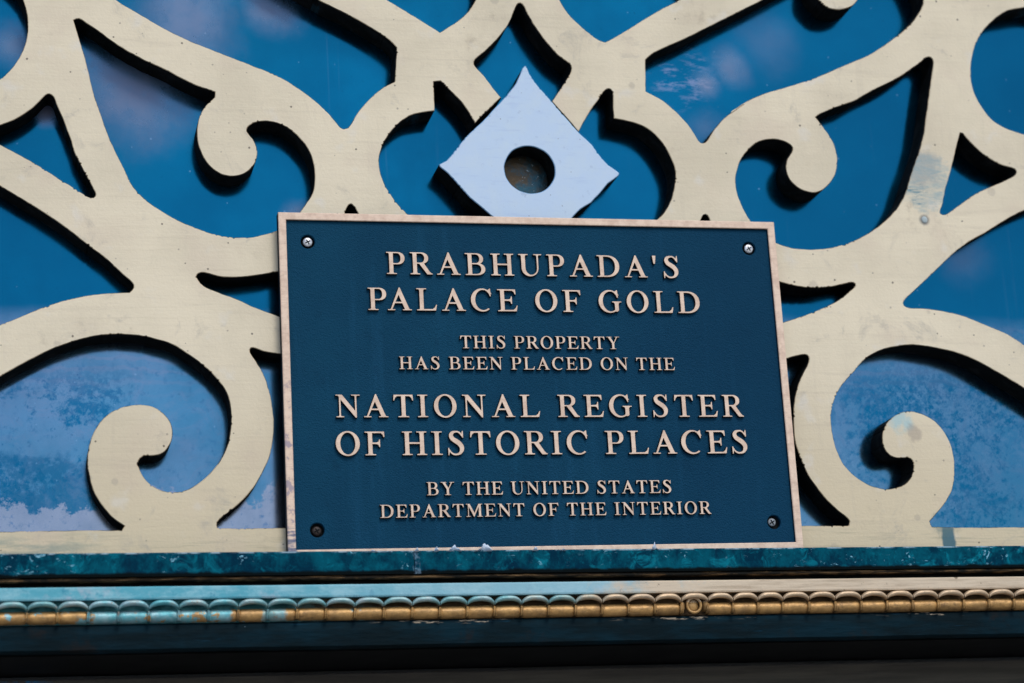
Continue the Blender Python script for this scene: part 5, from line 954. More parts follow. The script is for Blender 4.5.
[261.3,44.5],[263.0,42.6],[264.7,40.8],[266.7,38.9],[268.7,37.1],[270.8,35.4],[272.8,33.7],[274.7,32.2],[276.6,30.7],[278.4,29.0],[279.3,27.1],[278.7,25.1],
[277.1,22.9],[274.3,23.0],[271.4,23.0],[268.6,23.1],[265.7,23.1],[262.8,23.2],[260.0,23.2],[257.2,23.3],[254.3,23.3],[251.5,23.4],[248.6,23.4],[245.8,23.4],
[243.0,23.5],[240.2,23.5],[237.3,23.5],[234.5,23.5],[231.6,23.5],[228.7,23.5],[225.7,23.5],[222.8,23.4],[219.9,23.4],[217.0,23.3],[214.1,23.3],[211.2,23.2],
[208.3,23.2],[205.4,23.1],[202.5,23.1],[199.6,23.0],[196.7,23.0],[193.8,23.0],[193.7,25.7],[193.6,28.4],[193.4,31.1],[193.3,33.8],[193.1,36.6],[193.0,39.3],
[192.8,42.1],[192.6,44.8],[192.4,47.6],[192.2,50.3],[192.0,53.1],[191.8,55.9],[191.7,58.6],[191.5,61.4],[191.3,64.1],[191.2,66.9],[191.0,69.6],[190.9,72.4],
[190.8,75.1],[190.7,77.9],[190.7,80.6],[190.7,83.3],[190.7,86.0],[190.7,88.8],[190.8,91.4],[190.9,94.1],[191.1,96.8],[191.2,99.5],[191.5,102.2],[191.8,105.0],
[192.2,107.8],[192.6,110.6],[193.0,113.3],[193.5,116.1],[194.0,118.9],[194.6,121.6],[195.2,124.4],[195.8,127.1],[196.5,129.8],[197.1,132.6],[197.8,135.3],
[198.6,138.0],[199.3,140.7],[200.0,143.5],[200.7,146.2],[201.5,148.9],[202.2,151.6],[203.0,154.4],[203.7,157.1],[204.4,159.8],[205.1,162.6],[205.8,165.3],
[206.5,168.1],[207.1,170.9],[210.2,171.7],[213.2,172.6],[216.3,173.4],[219.4,174.3],[222.5,175.2],[225.5,176.0],[228.4,176.8],[231.3,177.6]]}''')
lat = [[(XA, -.040), (XB, -.040), (XB, .76), (XA, .76)]]
for i, (k, h) in enumerate(HOLES.items()):
    lat.append(ragged([(a / 1000, b / 1000) for a, b in h], seed=i))
fw = empty("fretwork_panel")
tag(fw, "cream painted scrolling fretwork panel with dark sawn edges and bottom rail", "fretwork")
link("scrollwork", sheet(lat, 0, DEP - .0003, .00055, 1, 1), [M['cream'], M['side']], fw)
bm = bmesh.new()
bmesh.ops.create_uvsphere(bm, u_segments=20, v_segments=10, radius=1)
for v in bm.verts: v.co = Vector((.3836 + v.co.x * .0030, -.0002 + v.co.y * .0011, .314 + v.co.z * .0034))
o = from_bm("plug", bm, [M['plug']], fw, True); tag(o, "small pale blue filler plug in the cream scrollwork")

# ------------------------------------------------------------------ pale blue four-pointed ornament
ORN = [(2.0,453.2),(3.7,455.2),(5.7,455.0),(7.2,451.2),(8.5,446.9),(11.5,441.4),(15.7,435.7),(21.8,428.3),(28.1,420.3),(36.1,410.2),(44.5,400),(52.6,390.0),(63.0,380.1),(70.1,369.0),(77.4,360.3),(85.6,354.6),(87.2,353.2),(87.0,351.1),(85.3,349.4),(75.4,342.3),(67.7,333.3),(58.4,323.5),(48.6,317.7),(41.1,310.4),(37.4,305.8),(-29.4,305.2),(-36.0,309.6),(-42.5,315.8),(-54.2,325.7),(-65.7,339.6),(-72.9,348.2),(-80.2,354.4),(-80.8,356.6),(-73.7,360.8),(-67.2,368.3),(-60.9,376.2),(-54.2,384.7),(-45.3,393.0),(-38.0,399.7),(-28.2,410.6),(-18.2,421.3),(-11,429.8),(-4.8,438.0),(-0.9,446.3)]
def circ(c, r, n=40): return [(c[0] + r * math.cos(i * 2 * math.pi / n), c[1] + r * math.sin(i * 2 * math.pi / n)) for i in range(n)]
def dense(pts, step=.0025):
    out = []
    for a, b in zip(pts, pts[1:] + pts[:1]):
        L = math.hypot(b[0] - a[0], b[1] - a[1]); m = max(1, int(L / step))
        for k in range(m): out.append((a[0] + (b[0] - a[0]) * k / m, a[1] + (b[1] - a[1]) * k / m))
    return out
orn = ragged(dense([(x / 1000, z / 1000) for x, z in ORN]), .00012, -.0006, 50)
HC = (.0029, .3539)
ring = ragged([(HC[0] + .0236 * math.cos(a) * 1.0, HC[1] + .0227 * math.sin(a)) for a in [i * 2 * math.pi / 72 for i in range(72)]], .0002, .0005, 51)
on = empty("pointed_ornament")
tag(on, "pale blue four-pointed ornament with a round hole, above the plaque", "ornament")
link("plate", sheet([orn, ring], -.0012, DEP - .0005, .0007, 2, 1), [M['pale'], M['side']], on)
link("hole_backing", sheet([circ(HC, .0232, 48)], DEP - .0030, DEP - .0006, .0004, 1), [M['olive']], on)

# ------------------------------------------------------------------ plaque
PW, PH = .4572, .3048
pq = empty("plaque")
tag(pq, "dark blue cast plaque with raised bronze border and lettering, fixed with screws", "plaque")
SCREWS = [(-.2030, .2789, 1), (.2031, .2797, 1), (-.2030, .0237, 0), (.2040, .0254, 2)]
bw = .0068
inn = [(-PW / 2 + bw, bw), (PW / 2 - bw, bw), (PW / 2 - bw, PH - bw), (-PW / 2 + bw, PH - bw)]
out_ = [(-PW / 2, 0), (PW / 2, 0), (PW / 2, PH), (-PW / 2, PH)]
i2 = .0004
fld = [(-PW / 2 + i2, i2), (PW / 2 - i2, i2), (PW / 2 - i2, PH - i2), (-PW / 2 + i2, PH - i2)]
link("field", sheet([fld] + [circ((x, z), .0062) for x, z, k in SCREWS], -.0092, -.0042, .0006, 2), [M['field']], pq)
link("back_plate", sheet([fld], -.0041, -.0006, .0003, 1), [M['side']], pq)
link("border", sheet([dense(out_, .004), dense(inn, .004)], -.0120, -.0007, .0006, 2), [M['bronze']], pq)

GLYPH = json.loads('''{"I":[333,[[[19,2],[26,0],[306,0],[310,0],[314,5],[314,22],[314,26],[310,30],[262,31],[242,36],[234,43],[225,62],[224,70],[225,598],[234,619],[242,626],[258,
631],[306,632],[313,634],[314,638],[314,654],[314,658],[310,662],[26,662],[22,662],[18,658],[18,638],[19,634],[26,632],[74,631],[90,626],[99,618],[107,598],
[108,590],[107,66],[98,43],[90,36],[70,31],[22,30],[18,26],[18,22],[18,6]]]],"H":[722,[[[20,2],[26,0],[294,0],[299,2],[300,22],[298,29],[294,30],[250,31],[230,
36],[223,42],[213,62],[212,306],[214,310],[218,312],[502,312],[508,310],[510,306],[508,62],[499,42],[494,37],[474,31],[426,30],[422,26],[422,22],[422,6],[423,
2],[430,0],[694,0],[702,2],[704,6],[702,27],[694,30],[662,31],[642,37],[637,42],[627,66],[626,590],[628,602],[638,622],[662,632],[698,632],[702,634],[704,638],
[704,654],[702,659],[694,662],[426,662],[422,658],[422,654],[422,638],[423,634],[430,632],[474,632],[490,627],[498,622],[509,598],[510,366],[508,362],[502,360],
[218,360],[214,362],[212,366],[213,598],[222,619],[230,626],[246,631],[298,633],[300,638],[300,654],[298,661],[294,662],[22,661],[19,654],[20,634],[26,632],[62,
631],[78,626],[86,619],[95,598],[96,70],[91,54],[82,38],[62,31],[22,29],[19,22]]]],"F":[575,[[[15,2],[22,0],[302,0],[309,2],[310,6],[310,22],[310,26],[306,30],
[254,31],[242,33],[230,38],[227,42],[217,62],[216,306],[218,310],[222,312],[334,311],[383,290],[387,282],[404,230],[410,228],[422,228],[429,230],[430,234],[430,
434],[426,440],[410,440],[404,438],[387,382],[382,375],[378,373],[330,359],[222,358],[217,362],[217,614],[222,618],[326,618],[450,618],[458,615],[504,574],[525,
514],[530,508],[534,508],[550,508],[555,510],[556,514],[549,650],[548,658],[542,662],[22,662],[18,662],[14,658],[14,638],[15,634],[22,632],[66,631],[82,626],
[91,618],[99,598],[100,590],[99,66],[90,43],[82,36],[62,31],[18,30],[14,26],[14,22],[14,6]]]],"E":[611,[[[15,2],[22,0],[558,0],[566,3],[599,170],[599,174],[594,
176],[578,176],[572,174],[534,93],[470,45],[222,44],[218,46],[216,50],[216,306],[218,310],[222,312],[338,312],[346,310],[394,289],[414,224],[418,222],[434,222],
[440,226],[440,442],[438,449],[422,450],[418,450],[413,446],[396,382],[394,377],[390,374],[342,359],[298,358],[222,358],[217,362],[216,610],[218,616],[222,618],
[454,617],[504,574],[528,510],[534,508],[550,508],[555,510],[556,514],[549,650],[546,661],[542,662],[22,662],[18,662],[14,658],[14,638],[15,634],[22,632],[66,
631],[82,626],[91,618],[99,598],[100,590],[99,66],[90,43],[82,36],[62,31],[18,30],[14,26],[14,22],[14,6]]]],"L":[611,[[[15,2],[22,0],[558,0],[566,3],[599,170],
[599,174],[594,176],[578,176],[572,174],[534,93],[470,45],[222,44],[218,46],[216,50],[216,326],[217,598],[226,619],[234,626],[250,631],[302,633],[305,638],[305,
658],[298,662],[22,662],[18,662],[14,658],[14,638],[15,634],[22,632],[66,631],[82,626],[91,618],[99,598],[100,590],[99,66],[90,43],[82,36],[62,31],[18,30],[14,
26],[14,22],[14,6]]]],"T":[611,[[[151,2],[158,0],[454,0],[461,2],[462,6],[462,22],[462,26],[458,30],[402,31],[382,36],[374,43],[365,66],[365,614],[370,618],
[482,617],[539,570],[567,494],[574,490],[590,490],[594,493],[595,498],[582,658],[578,662],[574,662],[462,662],[38,662],[34,662],[30,658],[17,498],[18,493],[22,
490],[38,490],[45,494],[73,570],[130,617],[242,618],[247,614],[247,66],[238,43],[230,36],[210,31],[154,30],[150,26],[150,22],[150,6]]]],"P":[575,[[[17,2],[22,
0],[302,0],[309,2],[310,6],[310,22],[310,26],[306,30],[250,31],[238,33],[226,38],[223,42],[213,62],[212,286],[214,290],[218,292],[346,292],[370,294],[406,300],
[442,312],[466,325],[486,339],[506,358],[526,386],[539,414],[547,450],[548,486],[544,522],[535,550],[523,574],[504,598],[482,618],[446,640],[414,652],[378,659],
[342,662],[22,662],[18,661],[16,654],[16,638],[18,633],[62,631],[78,626],[86,619],[95,598],[96,70],[91,54],[82,38],[62,31],[22,30],[18,29],[16,22]],[[214,330],
[212,334],[212,618],[214,624],[218,626],[326,626],[342,624],[358,619],[374,611],[394,593],[408,574],[419,550],[427,518],[429,490],[428,450],[423,418],[415,394],
[402,371],[390,357],[374,344],[354,334],[340,330],[326,328],[218,328]]]],"R":[667,[[[18,2],[26,0],[294,0],[299,2],[300,22],[298,29],[294,30],[250,31],[230,37],
[222,47],[216,62],[214,70],[215,314],[222,318],[278,318],[286,314],[290,308],[507,2],[514,0],[658,0],[662,6],[661,26],[654,31],[626,39],[576,90],[465,266],[429,
322],[427,326],[428,330],[454,341],[478,354],[494,366],[514,384],[528,402],[539,422],[547,446],[551,466],[551,514],[544,546],[528,578],[504,606],[482,623],[454,
639],[422,651],[382,659],[346,662],[22,662],[18,659],[16,654],[18,634],[26,632],[62,632],[82,625],[88,618],[97,594],[98,70],[96,62],[90,47],[82,37],[62,31],[26,
30],[18,27],[16,22]],[[218,355],[214,362],[215,622],[222,626],[326,626],[342,624],[372,614],[398,594],[414,573],[423,554],[431,526],[434,498],[432,462],[427,
438],[418,414],[406,395],[390,378],[378,369],[362,361],[346,357],[326,354]]]],"B":[645,[[[18,2],[26,0],[362,0],[418,5],[458,13],[502,30],[542,54],[569,78],[590,
110],[603,146],[606,170],[606,194],[603,218],[596,242],[588,258],[575,278],[546,307],[514,328],[465,350],[468,354],[502,377],[524,398],[540,422],[551,450],[556,
482],[555,518],[547,550],[532,578],[517,598],[502,611],[466,635],[434,648],[386,659],[346,662],[26,662],[18,659],[16,654],[18,634],[26,632],[66,631],[82,626],
[90,619],[99,598],[100,70],[95,54],[86,38],[66,31],[26,30],[18,27],[16,22]],[[218,38],[216,42],[216,318],[218,324],[222,326],[362,326],[382,323],[408,314],[429,
302],[446,289],[462,270],[474,250],[483,226],[488,190],[486,158],[479,126],[467,102],[450,79],[434,65],[414,53],[378,40],[346,36],[222,36]],[[218,366],[216,
370],[216,618],[218,624],[222,626],[326,626],[346,624],[366,618],[382,611],[406,593],[419,578],[431,554],[439,530],[442,502],[440,470],[435,446],[424,418],[412,
402],[401,390],[384,378],[366,370],[350,365],[222,364]]]],"D":[722,[[[17,2],[22,0],[330,0],[366,2],[414,8],[474,24],[506,37],[530,49],[578,81],[614,115],[635,
142],[655,174],[668,202],[679,234],[687,274],[690,314],[690,350],[687,386],[679,426],[672,450],[660,478],[642,510],[615,546],[595,566],[574,584],[548,602],[510,
623],[470,639],[426,651],[378,659],[330,662],[22,662],[18,661],[16,654],[16,638],[18,633],[66,631],[82,626],[90,619],[99,598],[100,70],[95,54],[86,38],[66,31],
[22,30],[18,29],[16,22]],[[218,44],[216,50],[216,614],[218,618],[222,620],[318,620],[354,616],[378,610],[402,603],[434,588],[460,570],[486,547],[515,510],[535,
474],[551,426],[559,382],[562,314],[558,274],[546,218],[530,178],[506,139],[478,107],[446,82],[406,61],[370,50],[342,45],[314,42],[222,42]]]],"O":[722,[[[323,
-14],[350,-16],[390,-15],[418,-11],[450,-4],[474,5],[510,21],[538,38],[565,58],[598,89],[616,110],[636,138],[652,166],[668,202],[676,226],[683,254],[689,290],
[692,318],[691,346],[687,386],[679,426],[667,462],[655,490],[639,518],[620,546],[601,570],[577,594],[550,616],[522,634],[490,651],[458,663],[426,672],[398,676],
[350,678],[322,676],[294,671],[266,664],[234,652],[202,635],[154,602],[125,574],[105,550],[85,522],[69,494],[57,466],[45,434],[37,398],[33,374],[31,318],[33,
290],[40,246],[53,206],[68,170],[100,118],[122,91],[146,67],[174,45],[198,29],[230,12],[258,1],[286,-8]],[[338,29],[322,33],[298,42],[278,53],[261,66],[243,82],
[226,102],[198,146],[185,174],[173,206],[161,258],[156,314],[157,366],[166,426],[181,478],[206,530],[234,570],[249,586],[270,603],[302,622],[326,630],[350,634],
[382,633],[418,623],[436,614],[458,599],[477,582],[491,566],[519,526],[543,474],[555,430],[563,386],[567,346],[567,314],[559,246],[543,190],[522,142],[494,99],
[478,81],[461,66],[445,54],[422,41],[402,33],[382,29],[358,28]]]],"C":[680,[[[324,-14],[350,-16],[390,-15],[418,-12],[454,-3],[486,8],[518,24],[558,50],[568,
58],[569,62],[558,71],[526,90],[482,57],[446,40],[422,33],[398,30],[362,31],[330,38],[294,54],[262,76],[230,108],[201,150],[182,190],[165,242],[157,298],[156,
346],[161,398],[174,450],[186,482],[198,506],[218,538],[238,563],[262,586],[294,608],[326,623],[354,630],[390,632],[426,629],[434,636],[508,590],[512,582],[565,
518],[587,454],[591,446],[598,442],[614,442],[620,446],[616,506],[618,520],[622,520],[642,507],[648,506],[648,510],[644,518],[614,562],[607,670],[605,674],[598,
676],[586,676],[583,674],[562,654],[530,633],[462,663],[430,671],[402,676],[374,678],[322,676],[294,671],[262,663],[234,652],[206,638],[182,624],[154,603],[112,
562],[90,533],[73,506],[57,474],[40,426],[32,390],[28,342],[29,298],[37,250],[49,210],[66,170],[89,130],[118,94],[142,69],[178,41],[210,22],[246,5],[286,-7]]]],
"G":[730,[[[324,-14],[374,-16],[418,-12],[466,1],[526,27],[578,20],[586,24],[622,55],[626,59],[628,66],[629,266],[662,300],[670,302],[710,302],[714,307],[714,
326],[713,330],[706,332],[442,332],[438,326],[438,307],[442,302],[478,300],[511,266],[512,86],[509,78],[482,57],[458,45],[422,33],[394,29],[374,29],[334,37],
[294,54],[270,70],[239,98],[218,124],[198,156],[182,190],[170,226],[161,266],[156,314],[156,362],[161,398],[174,450],[190,490],[210,526],[230,554],[254,579],
[286,603],[318,619],[342,627],[374,632],[394,632],[426,629],[434,636],[502,595],[508,590],[514,580],[563,522],[589,450],[594,443],[614,442],[620,446],[616,506],
[618,520],[622,520],[646,505],[648,506],[648,510],[614,562],[607,670],[605,674],[598,676],[586,676],[583,674],[562,654],[530,633],[462,663],[430,671],[402,676],
[374,678],[334,677],[294,671],[266,664],[234,652],[206,638],[163,610],[119,570],[96,542],[80,518],[65,490],[45,442],[33,394],[29,362],[28,318],[33,270],[41,
234],[56,190],[77,150],[98,118],[125,86],[162,53],[198,28],[238,8],[286,-7]]]],"S":[556,[[[47,-14],[58,-13],[63,-6],[86,81],[90,80],[105,54],[120,38],[142,21],
[162,8],[186,-3],[210,-11],[238,-14],[262,-14],[322,-6],[350,1],[378,13],[398,25],[424,46],[443,66],[460,90],[471,110],[480,134],[487,170],[488,198],[487,218],
[480,250],[470,274],[460,294],[426,341],[406,364],[386,383],[354,408],[290,451],[238,482],[221,494],[201,522],[193,542],[191,554],[193,570],[204,590],[215,602],
[234,615],[262,626],[282,631],[298,631],[318,627],[338,619],[353,610],[386,581],[421,522],[434,517],[437,514],[448,482],[454,480],[474,481],[476,486],[476,546],
[472,670],[470,675],[454,676],[449,670],[437,642],[430,602],[426,592],[402,625],[386,640],[366,654],[350,663],[330,671],[310,675],[286,677],[214,675],[174,668],
[154,659],[130,642],[109,622],[97,606],[89,590],[81,570],[77,538],[80,510],[85,490],[96,462],[109,438],[128,410],[154,385],[289,290],[318,264],[342,234],[358,
206],[366,178],[367,150],[363,118],[354,94],[343,74],[330,61],[302,45],[278,37],[258,34],[226,36],[206,41],[182,50],[154,66],[138,78],[121,98],[91,146],[81,
154],[66,198],[62,200],[42,200],[38,194],[41,18],[42,-10]]]],"U":[722,[[[333,-14],[362,-14],[406,-8],[434,1],[470,17],[490,29],[518,51],[544,78],[566,110],[584,
146],[591,170],[599,206],[602,242],[603,598],[614,622],[622,627],[638,632],[702,632],[706,638],[706,658],[702,662],[698,662],[470,662],[466,658],[466,654],[466,
638],[467,634],[474,632],[522,631],[538,626],[546,619],[555,598],[556,230],[555,210],[547,170],[534,138],[515,106],[499,86],[476,66],[450,50],[417,38],[394,35],
[358,37],[330,45],[306,57],[279,78],[258,102],[238,134],[225,166],[217,198],[212,246],[213,598],[222,619],[230,626],[246,631],[298,633],[300,638],[300,658],
[294,662],[18,662],[14,658],[14,654],[14,638],[15,634],[22,632],[62,631],[78,626],[86,619],[95,598],[96,222],[100,190],[105,170],[121,126],[138,98],[156,74],
[182,47],[206,29],[234,13],[262,1],[302,-10]]]],"Y":[722,[[[211,2],[218,0],[514,0],[519,2],[520,22],[518,29],[514,30],[462,30],[450,33],[434,40],[424,62],[424,
306],[590,627],[598,632],[702,632],[706,638],[706,657],[702,662],[698,662],[470,662],[466,658],[466,654],[466,638],[470,632],[526,632],[532,630],[533,626],[439,
438],[402,366],[398,367],[385,386],[241,626],[241,630],[246,632],[302,632],[306,638],[306,657],[302,662],[22,662],[18,662],[14,658],[14,638],[18,632],[98,632],
[102,631],[106,626],[304,302],[306,294],[304,62],[294,40],[282,34],[270,31],[214,30],[210,26],[210,22],[210,6]]]],"N":[722,[[[571,-10],[578,-12],[598,-12],[605,
-10],[606,-6],[607,598],[618,622],[626,627],[642,632],[698,632],[706,634],[708,638],[706,659],[698,662],[470,662],[464,658],[464,638],[466,633],[526,632],[542,
627],[550,622],[561,598],[562,202],[560,194],[558,193],[198,659],[190,662],[26,662],[18,662],[12,658],[12,638],[14,633],[78,631],[98,611],[107,598],[108,70],
[103,54],[94,38],[70,31],[26,30],[22,26],[22,22],[22,6],[23,2],[30,0],[238,0],[242,1],[244,6],[244,22],[242,29],[238,30],[190,31],[170,36],[162,43],[153,66],
[152,502],[154,512],[159,510]]]],"M":[889,[[[416,-2],[430,-2],[438,2],[669,494],[674,498],[676,486],[675,66],[666,43],[658,36],[638,31],[598,30],[594,29],[592,
22],[593,2],[598,0],[866,0],[871,2],[872,6],[872,22],[870,29],[866,30],[826,31],[806,38],[797,54],[792,70],[792,594],[801,618],[806,624],[826,631],[858,632],
[865,634],[866,638],[866,654],[866,658],[862,662],[670,662],[662,658],[455,206],[450,199],[446,201],[438,217],[222,660],[214,662],[22,662],[18,661],[16,654],
[16,638],[18,633],[22,632],[110,632],[116,630],[118,626],[117,66],[107,42],[102,37],[82,31],[26,30],[22,29],[20,22],[21,2],[26,0],[254,0],[261,2],[262,6],[262,
25],[258,30],[198,31],[186,33],[174,38],[171,42],[161,66],[160,498],[162,512],[166,509],[170,501],[408,6],[410,2]]]],"A":[722,[[[15,2],[22,0],[222,0],[226,6],
[226,25],[222,30],[158,31],[150,32],[146,38],[222,206],[230,208],[430,208],[435,206],[438,201],[503,38],[498,32],[490,31],[446,30],[442,29],[440,22],[440,6],
[442,1],[706,1],[708,6],[708,22],[706,29],[702,30],[658,32],[645,38],[630,55],[575,190],[382,670],[378,675],[374,676],[346,675],[341,666],[311,582],[103,58],
[90,39],[78,32],[70,31],[18,30],[14,26],[14,22],[14,6]],[[246,253],[245,258],[333,450],[334,451],[338,449],[359,398],[415,258],[414,254],[406,252]]]],"'":[230,
[[[80,426],[86,424],[122,425],[126,428],[128,434],[157,670],[154,676],[126,676],[54,676],[48,674],[47,670],[76,434]]]]}''')
LINES = [("PRABHUPADA'S", 269.9, 249.6, -134.7, 132.7), ("PALACE OF GOLD", 236.9, 216.6, -152.4, 150.4), ("THIS PROPERTY", 194.0, 182.6, -72.2, 72.5),
         ("HAS BEEN PLACED ON THE", 174.8, 163.5, -127.2, 122.3), ("NATIONAL REGISTER", 140.7, 120.7, -184.0, 183.4), ("OF HISTORIC PLACES", 108.1, 87.3, -185.2, 184.0),
         ("BY THE UNITED STATES", 63.5, 52.1, -108.1, 110.3), ("DEPARTMENT OF THE INTERIOR", 44.2, 33.0, -149.2, 145.6)]
KERN = {"PALACE OF GOLD": {1: -127}, "NATIONAL REGISTER": {1: -50, 3: -40}}
for text, zt, zb, xl, xr in LINES:
    s = (zt - zb) / 662.0 / 1000
    xl, xr, zb = xl / 1000, xr / 1000, zb / 1000
    # ink extents
    def span(ch):
        xs = [p[0] for lp in GLYPH[ch][1] for p in lp]; return min(xs), max(xs)
    nat = sum(250 if ch == ' ' else GLYPH[ch][0] for ch in text)
    left = span(text[0])[0]; right = GLYPH[text[-1]][0] - span(text[-1])[1]
    kern = KERN.get(text, {})
    track = ((xr - xl) / s - (nat - left - right) - sum(kern.values())) / (len(text) - 1)
    pen = xl / s - left; loops = []
    for i, ch in enumerate(text):
        pen += kern.get(i, 0)
        if ch == ' ': pen += 250 + track; continue
        for lp in GLYPH[ch][1]:
            loops.append([((pen + a) * s, zb + b * s) for a, b in lp])
        pen += GLYPH[ch][0] + track
    link("text_line", sheet(loops, -.0122, -.0090, .00016 if zt - zb > .015 else .00012, 1, 1, .00050 if zt - zb > .015 else .00036), [M['bronze'], M['flank']], pq)

def screw(x, z, k):
    depth = -.0078 if k == 1 else (-.0062 if k == 2 else -.0052)
    m = M['rust'] if k == 0 else (M['dull'] if k == 2 else M['steel'])
    bm = bmesh.new()
    r = .0036 if k == 2 else .0042; n = 28
    prof = [(r, 0), (r * .98, -.0006), (r * .8, -.0011), (r * .45, -.0014)]
    rings = [[bm.verts.new((x + rr * math.cos(a * 2 * math.pi / n), depth + d, z + rr * math.sin(a * 2 * math.pi / n))) for a in range(n)] for rr, d in prof]
    c = bm.verts.new((x, depth - .0015, z))
    for a, b in zip(rings, rings[1:]):
        for i in range(n): bm.faces.new((a[i], a[(i + 1) % n], b[(i + 1) % n], b[i]))
    for i in range(n): bm.faces.new((rings[-1][i], rings[-1][(i + 1) % n], c))
    bm.faces.new(rings[0][::-1])
    o = from_bm("screw", bm, [m], pq, True)
    if k == 0: tag(o, "dark tarnished screw sunk in its hole")
    bm = bmesh.new()
    for ang in (.5, .5 + math.pi / 2):
        q = []
        for yy in (-.00185, -.0008):
            for u, w in ((-.0024, -.00042), (.0024, -.00042), (.0024, .00042), (-.0024, .00042)):
                q.append(bm.verts.new((x + u * math.cos(ang) - w * math.sin(ang), depth + yy + (.00004 if ang > 1 else 0), z + u * math.sin(ang) + w * math.cos(ang))))
        for f in ((0, 1, 2, 3), (7, 6, 5, 4), (0, 4, 5, 1), (1, 5, 6, 2), (2, 6, 7, 3), (3, 7, 4, 0)): bm.faces.new([q[i] for i in f])
    from_bm("cross_slot", bm, [M['soffit_shade']], o)
for x, z, k in SCREWS: screw(x - .0012 * (k == 2), z + .0004 * (k == 2), k)

# ------------------------------------------------------------------ teal sill in front of the plaque's foot
ld = empty("sill_board")
tag(ld, "mottled teal painted sill board with a grimy gilt lip, below the plaque", "sill")
def joint_bar(x0, x1, mat, nm):
    prof = [(-.0300, -.0192), (-.0300, -.0005), (-.0296, .0004), (-.0286, .0006), (-.0135, .0010), (-.0135, -.0192)]
    return from_bm(nm, profile_bar(prof, x0, x1, SL, 260, .00012), [mat], ld)
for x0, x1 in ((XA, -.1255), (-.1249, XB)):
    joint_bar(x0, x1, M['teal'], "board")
prof = [(-.0278, -.0224), (-.0284, -.0218), (-.0284, -.0206), (-.0278, -.0197), (-.0135, -.0197), (-.0135, -.0224)]
from_bm("lip", profile_bar(prof, XA, XB, SL, 260, .0002), [M['lip']], ld)
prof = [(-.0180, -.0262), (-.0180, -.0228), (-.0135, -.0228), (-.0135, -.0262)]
from_bm("shadow_strip", profile_bar(prof, XA, XB, SL, 40, .0001), [M['soffit_shade']], ld)

def flake(x, z, w, h, lean, seed, nm="paint_flake"):
    """A curl of old film standing up from the sill's top edge: a bent sheet with real thickness and a torn outline."""
    rnd = random.Random(seed); bm = bmesh.new(); nu, nv = 12, 7; F_, K_ = [], []
    hs = [max(.12, (1 - abs(2 * i / nu - 1) ** 1.6)) * rnd.uniform(.65, 1.1) for i in range(nu + 1)]
    for i in range(nu + 1):
        u = i / nu - .5
        for j in range(nv + 1):
            v = j / nv
            xx = x + u * w * (1 - .25 * v) + lean * v * h + rnd.uniform(-1, 1) * .0002
            zz = z + hs[i] * h * v - .0012
            yy = -.0297 - .0022 * math.sin(v * 2.2) + .0012 * math.sin(u * 6 + seed)
            F_.append(bm.verts.new((xx, yy, zz))); K_.append(bm.verts.new((xx, yy + .00018, zz)))
    def id_(i, j): return i * (nv + 1) + j
    for i in range(nu):
        for j in range(nv):
            q = [id_(i, j), id_(i + 1, j), id_(i + 1, j + 1), id_(i, j + 1)]
            bm.faces.new([F_[k] for k in q]); bm.faces.new([K_[k] for k in q[::-1]])
    rim = [id_(i, 0) for i in range(nu)] + [id_(nu, j) for j in range(nv)] + [id_(i, nv) for i in range(nu, 0, -1)] + [id_(0, j) for j in range(nv, 0, -1)]
    for a, b in zip(rim, rim[1:] + rim[:1]): bm.faces.new((F_[a], F_[b], K_[b], K_[a]))
    from_bm(nm, bm, [M['flake']], ld, True)
for i, (px, w, h, ln) in enumerate([(-.091, .0135, .0058, .1), (-.066, .0155, .0070, .3), (-.107, .005, .0045, .2), (-.123, .006, .0030, 0), (-.0215, .006, .0034, .4),
                                    (.0855, .0065, .0072, -.05), (-.160, .008, .0022, .1), (.004, .005, .0020, .1)]):
    flake(px, SL * px + .0006, w, h, ln, i + 1)

# ------------------------------------------------------------------ rail with gilt beads
mo = empty("beaded_moulding")
tag(mo, "weathered beaded moulding, turquoise at one end and gilt at the other", "moulding")
prof = [(-.0262, -.0372), (-.0268, -.0360), (-.0270, -.0282), (-.0266, -.0268), (-.0130, -.0268), (-.0130, -.0372)]
from_bm("rail", profile_bar(prof, XA, XB, SL, 400, .0002), [M['rail']], mo)
prof = [(-.0190, -.0560), (-.0190, -.0378), (-.0130, -.0378), (-.0130, -.0560)]
from_bm("backing", profile_bar(prof, XA, XB, SL, 60, .0001), [M['darkening']], mo)

